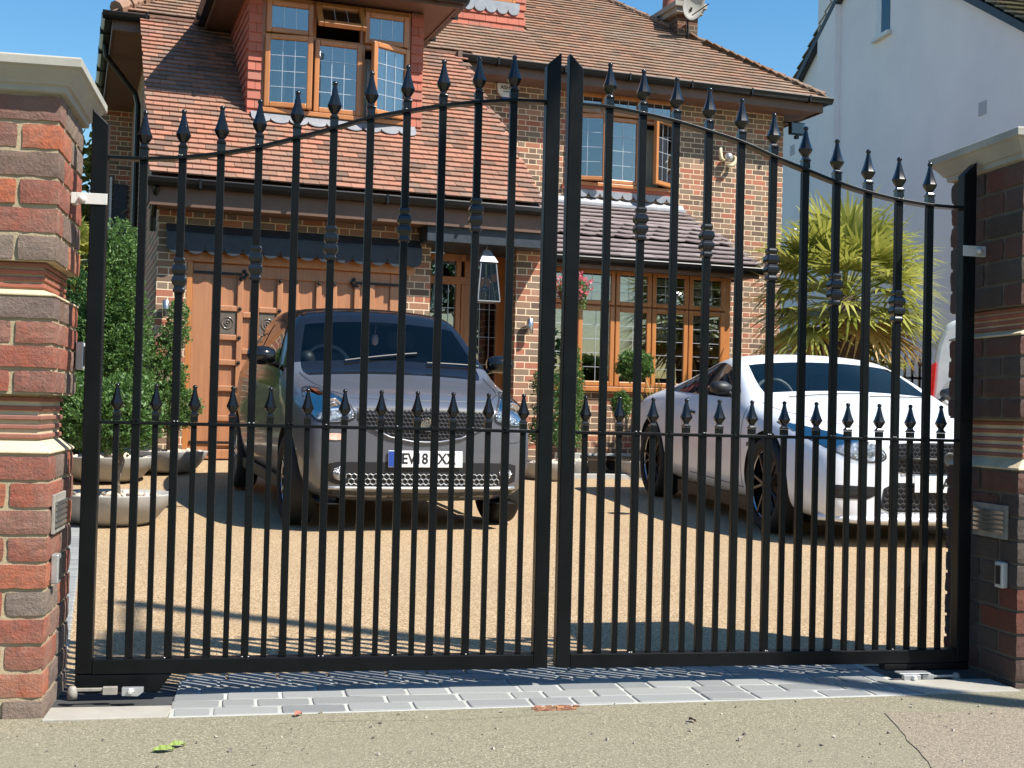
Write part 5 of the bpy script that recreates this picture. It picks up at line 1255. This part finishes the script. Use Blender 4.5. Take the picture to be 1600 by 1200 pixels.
    b = MB(); b.lathe([(.06*math.sin(math.pi*k/8)+.0004, -.06*math.cos(math.pi*k/8)) for k in range(9)], c=(-.60,1.15,1.16), n=14); b.build('dash_pod', M['plastic'], t, smooth=True)
    # door shut lines on the near side
    for s in (-1, 1):
        for y in (1.18, 2.28): patch(bvh, [(y,.32),(y+.008,.32),(y+.008,1.08),(y,1.08)], 'door_seam', M['ink'], t, 'x', .002, frm=s, crv=False)
        patch(bvh, [(2.08,.90),(2.22,.90),(2.22,.925),(2.08,.925)], 'door_handle', M['cblack'], t, 'x', .02, th=.015, frm=s, crv=False)
        b = MB(); b.box(s*.80-.01, s*.80+.01, 1.0, 2.75, .21, .30); b.build('side_skirt', M['plastic'], t, bev=.01)
        patch(bvh, [(s*.62,.72),(s*.76,.72),(s*.76,1.02),(s*.66,1.02)] if s > 0 else [(s*.76,.72),(s*.62,.72),(s*.66,1.02),(s*.76,1.02)], 'tail_lamp', M['red'], t, 'y', .004, frm=1, crv=False)
    return t
small_car()
# ---------------- white coupe
def coupe():
    ox, oy, hd = 4.47, 7.86, RD(.8); t = thing('parked_car', 'low white sports coupe parked in front of the bay window', 'car', (ox, oy, 0), hd)
    zf = G(ox, oy+.85); zr = G(ox, oy+3.48); pitch = math.atan2(zr-zf, 2.62); t.rotation_euler = (pitch, 0, hd); t.location.z = zf-math.sin(pitch)*.86
    S_ = [
     (0.00, [(0,.17),(.44,.17),(.62,.20),(.70,.30),(.72,.44),(.66,.58),(.58,.66),(.46,.70),(.36,.715),(.18,.72),(0,.72)]),
     (0.07, [(0,.14),(.56,.14),(.78,.17),(.84,.30),(.84,.46),(.80,.62),(.70,.70),(.56,.745),(.44,.755),(.22,.76),(0,.765)]),
     (0.30, [(0,.13),(.60,.13),(.86,.18),(.91,.32),(.91,.50),(.88,.68),(.78,.765),(.63,.80),(.50,.81),(.25,.825),(0,.83)]),
     (0.70, [(0,.13),(.60,.13),(.89,.20),(.945,.34),(.95,.54),(.94,.72),(.86,.83),(.70,.865),(.54,.875),(.27,.90),(0,.905)]),
     (1.15, [(0,.13),(.60,.13),(.89,.20),(.93,.34),(.94,.54),(.935,.76),(.88,.875),(.74,.908),(.58,.918),(.29,.94),(0,.95)]),
     (1.40, [(0,.13),(.60,.13),(.885,.20),(.925,.34),(.93,.54),(.925,.78),(.88,.905),(.84,.935),(.81,.95),(.40,.975),(0,.985)]),
     (2.05, [(0,.13),(.60,.13),(.88,.20),(.915,.34),(.92,.56),(.925,.80),(.86,.95),(.70,1.215),(.64,1.265),(.32,1.30),(0,1.31)]),
     (2.35, [(0,.13),(.60,.13),(.88,.20),(.915,.34),(.925,.58),(.935,.82),(.86,.97),(.68,1.25),(.61,1.30),(.30,1.33),(0,1.335)]),
     (2.85, [(0,.14),(.60,.14),(.89,.22),(.935,.38),(.95,.62),(.955,.86),(.86,.99),(.60,1.22),(.50,1.27),(.25,1.295),(0,1.30)]),
     (3.45, [(0,.16),(.60,.16),(.90,.24),(.955,.42),(.96,.66),(.95,.88),(.86,.98),(.56,1.10),(.46,1.14),(.23,1.165),(0,1.17)]),
     (4.05, [(0,.20),(.58,.20),(.86,.28),(.93,.46),(.94,.68),(.91,.85),(.82,.93),(.58,.985),(.44,1.0),(.22,1.01),(0,1.01)]),
     (4.40, [(0,.26),(.52,.26),(.74,.34),(.82,.50),(.83,.68),(.80,.80),(.72,.865),(.54,.90),(.42,.91),(.2,.915),(0,.915)])]
    def mf(i, k):
        if i == 5 and k in (8, 9): return 1
        return 0
    R = .345; fw, rw = .86, 3.48
    parts, bvh = car_body('b', S_, [(0, fw, .345), (0, rw, .345)], R+.045, mf, t, [M['wcar'], M['cglass'], M['plastic'], M['plastic']], arch_in=.6)
    nm = {0: 'body', 1: 'windscreen', 2: 'wheel_arch', 3: 'wheel_arch'}
    for (mi, _), (mb, mt) in parts.items(): mb.build(nm.get(mi, 'wheel_arch'), mt, t, smooth=True)
    for s in (-1, 1):
        patch(bvh, [(1.62,.975),(1.85,1.10),(2.2,1.215),(2.55,1.235),(2.85,1.19),(3.15,1.075),(3.28,.995),(2.9,.975),(2.3,.965),(1.9,.955)], 'side_window', M['dglass'], t, 'x', .004, frm=s, n=4)
        patch(bvh, [(2.50,.97),(2.53,.97),(2.51,1.23),(2.48,1.23)], 'window_pillar', M['plastic'], t, 'x', .007, frm=s, crv=False)
        for (ya, yb, za, zb_) in ((1.30,1.308,.28,.90), (2.62,2.628,.34,.94)): patch(bvh, [(ya,za),(yb,za),(yb+.04,zb_),(ya+.04,zb_)], 'door_seam', M['ink'], t, 'x', .002, frm=s, crv=False)
        patch(bvh, [(1.30,.282),(2.5,.30),(2.5,.307),(1.30,.289)], 'door_seam', M['ink'], t, 'x', .002, frm=s, crv=False)
        patch(bvh, [(1.02,.62),(1.2,.60),(1.2,.63),(1.02,.645)], 'side_vent', M['ink'], t, 'x', .003, frm=s, crv=False)
        patch(bvh, [(2.38,.80),(2.52,.81),(2.52,.825),(2.38,.82)], 'door_handle', M['plastic'], t, 'x', .006, th=.008, frm=s, crv=False)
        hl = [(.44,.60),(.47,.665),(.60,.725),(.74,.765),(.85,.80),(.865,.77),(.83,.70),(.76,.64),(.66,.60),(.54,.575)]
        P = hl if s > 0 else mirror(hl)
        big = [((x-s*.66)*1.05+s*.66, (z-.68)*1.06+.68) for x, z in P]
        h = patch(bvh, big, 'headlight', M['plastic'], t, off=.003); patch(bvh, P, 'reflector', M['lampin'], h, off=.006); patch(bvh, P, 'lens', M['lens'], h, off=.014)
        iv = [(.50,.41),(.79,.42),(.81,.38),(.77,.33),(.56,.325),(.50,.35)]; P = iv if s > 0 else mirror(iv)
        h = patch(bvh, P, 'air_intake', M['ink'], t, off=.004, crv=False); patch(bvh, [(s*.52,.375),(s*.78,.38),(s*.78,.368),(s*.52,.363)] if s > 0 else [(s*.78,.38),(s*.52,.375),(s*.52,.363),(s*.78,.368)], 'intake_fin', M['plastic'], h, off=.014, crv=False)
        b = MB(); b.lathe([(.001,-.10),(.045,-.09),(.062,-.03),(.058,.04),(.03,.09),(.001,.095)], axis='x', n=16); b.v = [(x*.85+s*.99, y*1.2+1.62, z*.85+1.03) for (x, y, z) in b.v]; b.tube([(s*.86,1.64,.95),(s*.96,1.62,1.02)], .018, 8); b.build('door_mirror', M['plastic'], t, smooth=True)
        P = [(.50,.70),(.78,.70),(.80,.76),(.50,.745)]; P = P if s > 0 else mirror(P); patch(bvh, P, 'tail_lamp', M['red'], t, 'y', .004, frm=1, crv=False)
        P = [(s*.30,.935+.0),(s*.42,.93),(s*.42,.95),(s*.30,.95)]
    g1 = [(-.40,.665),(-.36,.70),(0,.71),(.36,.70),(.40,.665),(.36,.54),(.30,.505),(0,.50),(-.30,.505),(-.36,.54)]
    gg = patch(bvh, g1, 'grille', M['ink'], t, off=.004, n=4); honeycomb(bvh, -.40, .40, .50, .71, .036, gg, inpoly([(x*.97, z) for x, z in g1]), M['mesh'], .003, .012)
    b = MB(); b.tube([(-.37,.0,.60),(-.2,-.03,.60),(0,-.035,.60),(.2,-.03,.60),(.37,.0,.60)], .012, 8); b.lathe([(.035,-.05),(.05,-.056),(.05,-.03)], c=(0,0,.60), axis='y', n=24); b.build('grille_bar', M['plastic'], gg, smooth=True)
    g2 = [(-.44,.40),(-.36,.44),(.36,.44),(.44,.40),(.46,.27),(.40,.245),(-.40,.245),(-.46,.27)]
    lg = patch(bvh, g2, 'lower_grille', M['ink'], t, off=.004, crv=False); honeycomb(bvh, -.44, .44, .25, .44, .045, lg, inpoly([(x*.98, z) for x, z in g2]), M['mesh'], .003, .012)
    plate(t, 'A', .02, -.03, .435, band=False, rx=RD(-3), tx=-.03)
    pts = []
    for k in range(25):
        x = -.84+k*.07; h_ = bvh.ray_cast(Vector((x, -3, .19)), Vector((0,1,0)))[0]; pts.append((h_ if h_ is not None else (pts[-1] if pts else Vector((x,.2,.19))))+Vector((0,-.012,0)))
    b = MB(); b.tube(pts, .022, 8); b.build('splitter', M['wcar'], t, smooth=True)
    b = MB(); b.box(-.70,.70,.45,.9,.10,.15); b.box(-.84,-.80,1.3,3.0,.10,.2); b.box(.80,.84,1.3,3.0,.10,.2); b.build('underbody', M['plastic'], t)
    for (x, y, s) in ((-.825, fw, -1), (.825, fw, 1), (-.83, rw, -1), (.83, rw, 1)): wheel(t, x, y, .345, .345, .235, .255, s, 'twin')
    b = MB()
    for (x0, x1) in ((-.55, .10), (.12, .6)):
        P = []
        for k in range(8):
            x = x0+(x1-x0)*k/7; h_ = bvh.ray_cast(Vector((x, 1.34+.01*k, 3)), Vector((0,0,-1)))[0]; P.append(h_+Vector((0,-.01,.012)))
        b.tube(P, .006, 5)
    b.build('wiper', M['plastic'], t)
    for s in (-1, 1): seam(bvh, [(s*.78,1.30),(s*.76,.9),(s*.66,.45),(s*.44,.20)], t, .003)
    seam(bvh, [(-.44,.20),(-.2,.14),(0,.13),(.2,.14),(.44,.20)], t, .003)
    b = MB(); b.prism([(1.48, .98), (1.95, .98), (1.95, .7), (1.48, .7)], 'x', -.70, .70); b.build('dashboard', M['seat'], t, bev=.03)
    b = MB(); n = 28; b.tube([Vector((-.37+.17*math.cos(2*math.pi*k/n), 2.02+.05*math.sin(2*math.pi*k/n), .95+.16*math.sin(2*math.pi*k/n))) for k in range(n+1)], .015, 8); b.build('steering_wheel', M['wheelrim'], t, smooth=True)
    for s in (-1, 1): b = MB(); b.box(s*.37-.24, s*.37+.24, 2.6, 2.8, .4, 1.02); b.box(s*.37-.13, s*.37+.13, 2.66, 2.76, .98, 1.16); b.build('seat', M['seat'], t, bev=.04)
    return t
coupe()
# ---------------- white van seen behind the right gate post
t = thing('white_van', 'white van with a red rear lamp glimpsed beside the shadowed pillar', 'van', (7.86, 12.13, G(7.6, 12.6)-.06), RD(-29))
b = MB(); P = catmull([(-.95,.35),(-.97,1.2),(-.90,1.72),(-.70,1.92),(0,1.96),(.70,1.92),(.90,1.72),(.97,1.2),(.95,.35),(0,.33)], 5)
b.prism([(p[0], p[1]) for p in P], 'y', 0, 4.4); smooth_by(b.build('body', mat('white_van_paint', (.62,.64,.63), rough=.3, coat=.8), t, bev=.05, seg=3), 45)
for s in (-1, 1):
    b = MB(); b.prism([(s*.97,.85),(s*.93,1.45),(s*.985,1.42),(s*1.06,.95),(s*1.04,.85)], 'y', -.03, .10); b.build('tail_lamp', M['red'], t, bev=.01)
b = MB(); b.box(-.004, .004, -.004, .0, .45, 1.85); b.build('door_seam', M['ink'], t)
b = MB(); b.tube([Vector((-.75+.11*math.cos(a/14*6.28*.8), -.012, 1.12+.13*math.sin(a/14*6.28*.8))) for a in range(15)], .006, 6); b.build('grab_wire', M['galv'], t)
b = MB(); b.box(-.9,.9,-.08,.0,.32,.46); b.build('bumper', M['plastic'], t, bev=.02)
for (x, y, s) in ((-.82,.8,-1),(.82,.8,1),(-.82,3.5,-1),(.82,3.5,1)): wheel(t, x, y, .33, .33, .2, .2, s, 'ten')
# ------------------------------------------------------------------ street lamp outside the frame (its shadow crosses the pavement and drive)
t = thing('street_lamp', 'tall grey street lamp whose shadow crosses the pavement and drive', 'street lamp', (4.75, 1.53, 0))
b = MB(); b.lathe([(.11, 0), (.11, 1.0), (.075, 1.1), (.065, 8.4), (.05, 8.5)], n=20); b.build('pole', M['galv'], t, smooth=True)
b = MB(); b.tube([(0,0,8.4),(.2,-.5,8.7),(.3,-.9,8.75)], .03, 8); b.box(.2,.42,-1.3,-.85,8.68,8.8); b.build('lamp_head', M['galv'], t)
# ------------------------------------------------------------------ litter on the pavement
def leafy_thing(label, px, mt, s, rz, nm='fallen_leaf', cat='leaf', group=None):
    x, y = px; b = MB(); n = 10; v = []
    for k in range(n+1):
        q = k/n; wv = s*.26*max(0, math.sin(math.pi*q))**.8*(1+.06*math.sin(k*2.6)); z = .003+.005*math.sin(q*3.1)+.001*math.sin(k*1.9)
        v += [(s*(q-.5), -wv, z+.0012*math.sin(k)), (s*(q-.5), 0, z-.003), (s*(q-.5), wv, z+.005)]
    f = []
    for k in range(n): f += [(3*k, 3*k+3, 3*k+4, 3*k+1), (3*k+1, 3*k+4, 3*k+5, 3*k+2)]
    b.add(v, f); o = b.build(nm, mt, loc=(x, y, G(x, y)+.002)); o.rotation_euler = (0, 0, rz); tag(o, label, cat, group); return o
lg_ = mat('fresh_green_leaf', (.17,.23,.04), (.22,.28,.07), sc=30, rough=.5)
leafy_thing('larger fresh green leaf lying flat on the pavement', (-.235, 3.30), lg_, .052, .2)
leafy_thing('smaller curled green leaf lying behind the larger one', (-.205, 3.34), lg_, .042, .35)
leafy_thing('small dry reddish leaf at the edge of the grey paving', (.105, 3.63), mat('dry_red_leaf', (.35,.12,.08), rough=.7), .032, .9)
leafy_thing('tiny shrivelled brown leaf on the pavement below the right gate', (1.19, 3.42), mat('brown_leaf', (.14,.09,.06), rough=.8), .03, 2.)
crack_m = mat('dark_crack', (.13,.12,.10), rough=.95)  # the pavement crack's own dark colour
# ------------------------------------------------------------------ trees across the road behind the camera (seen reflected in glass and paint)
for i, (x, y, h, r) in enumerate([(-9, -17, 9, 3.2), (-2.5, -18, 8, 3.4), (4, -17, 9.5, 3.6), (11, -18, 8.5, 3.4), (18, -17, 9, 3.6), (-16, -18, 9, 3.6)]):
    tree('street_tree', ['far left', 'second', 'third', 'fourth', 'fifth', 'outermost left'][i]+' broad green tree across the road behind the camera', x, y, h, r, 2600, 'leafd', .42, 50+i)
b = MB(); b.box(-30, 30, -21.3, -21, -.05, 2.6); tag(b.build('reflection_fence', M['fence']), 'long dark unseen fence added behind the camera for reflections', 'fence')  # unseen fence, added so glass and paint have something to reflect

rn = random.Random(19); v = []; x = .05
while x < .95:
    y = 3.545+.012*math.sin(x*9)+rn.uniform(-.004,.004); w_ = rn.uniform(.0008,.0028); v += [(x, y, G(x, y)+.0018), (x, y+w_, G(x, y)+.0018)]; x += rn.uniform(.012,.03)
b = MB(); b.add(v, [(2*i, 2*i+2, 2*i+3, 2*i+1) for i in range(len(v)//2-1)]); tag(b.build('pavement_crack', bpy.data.materials['dark_crack']), None, None, None, 'structure')
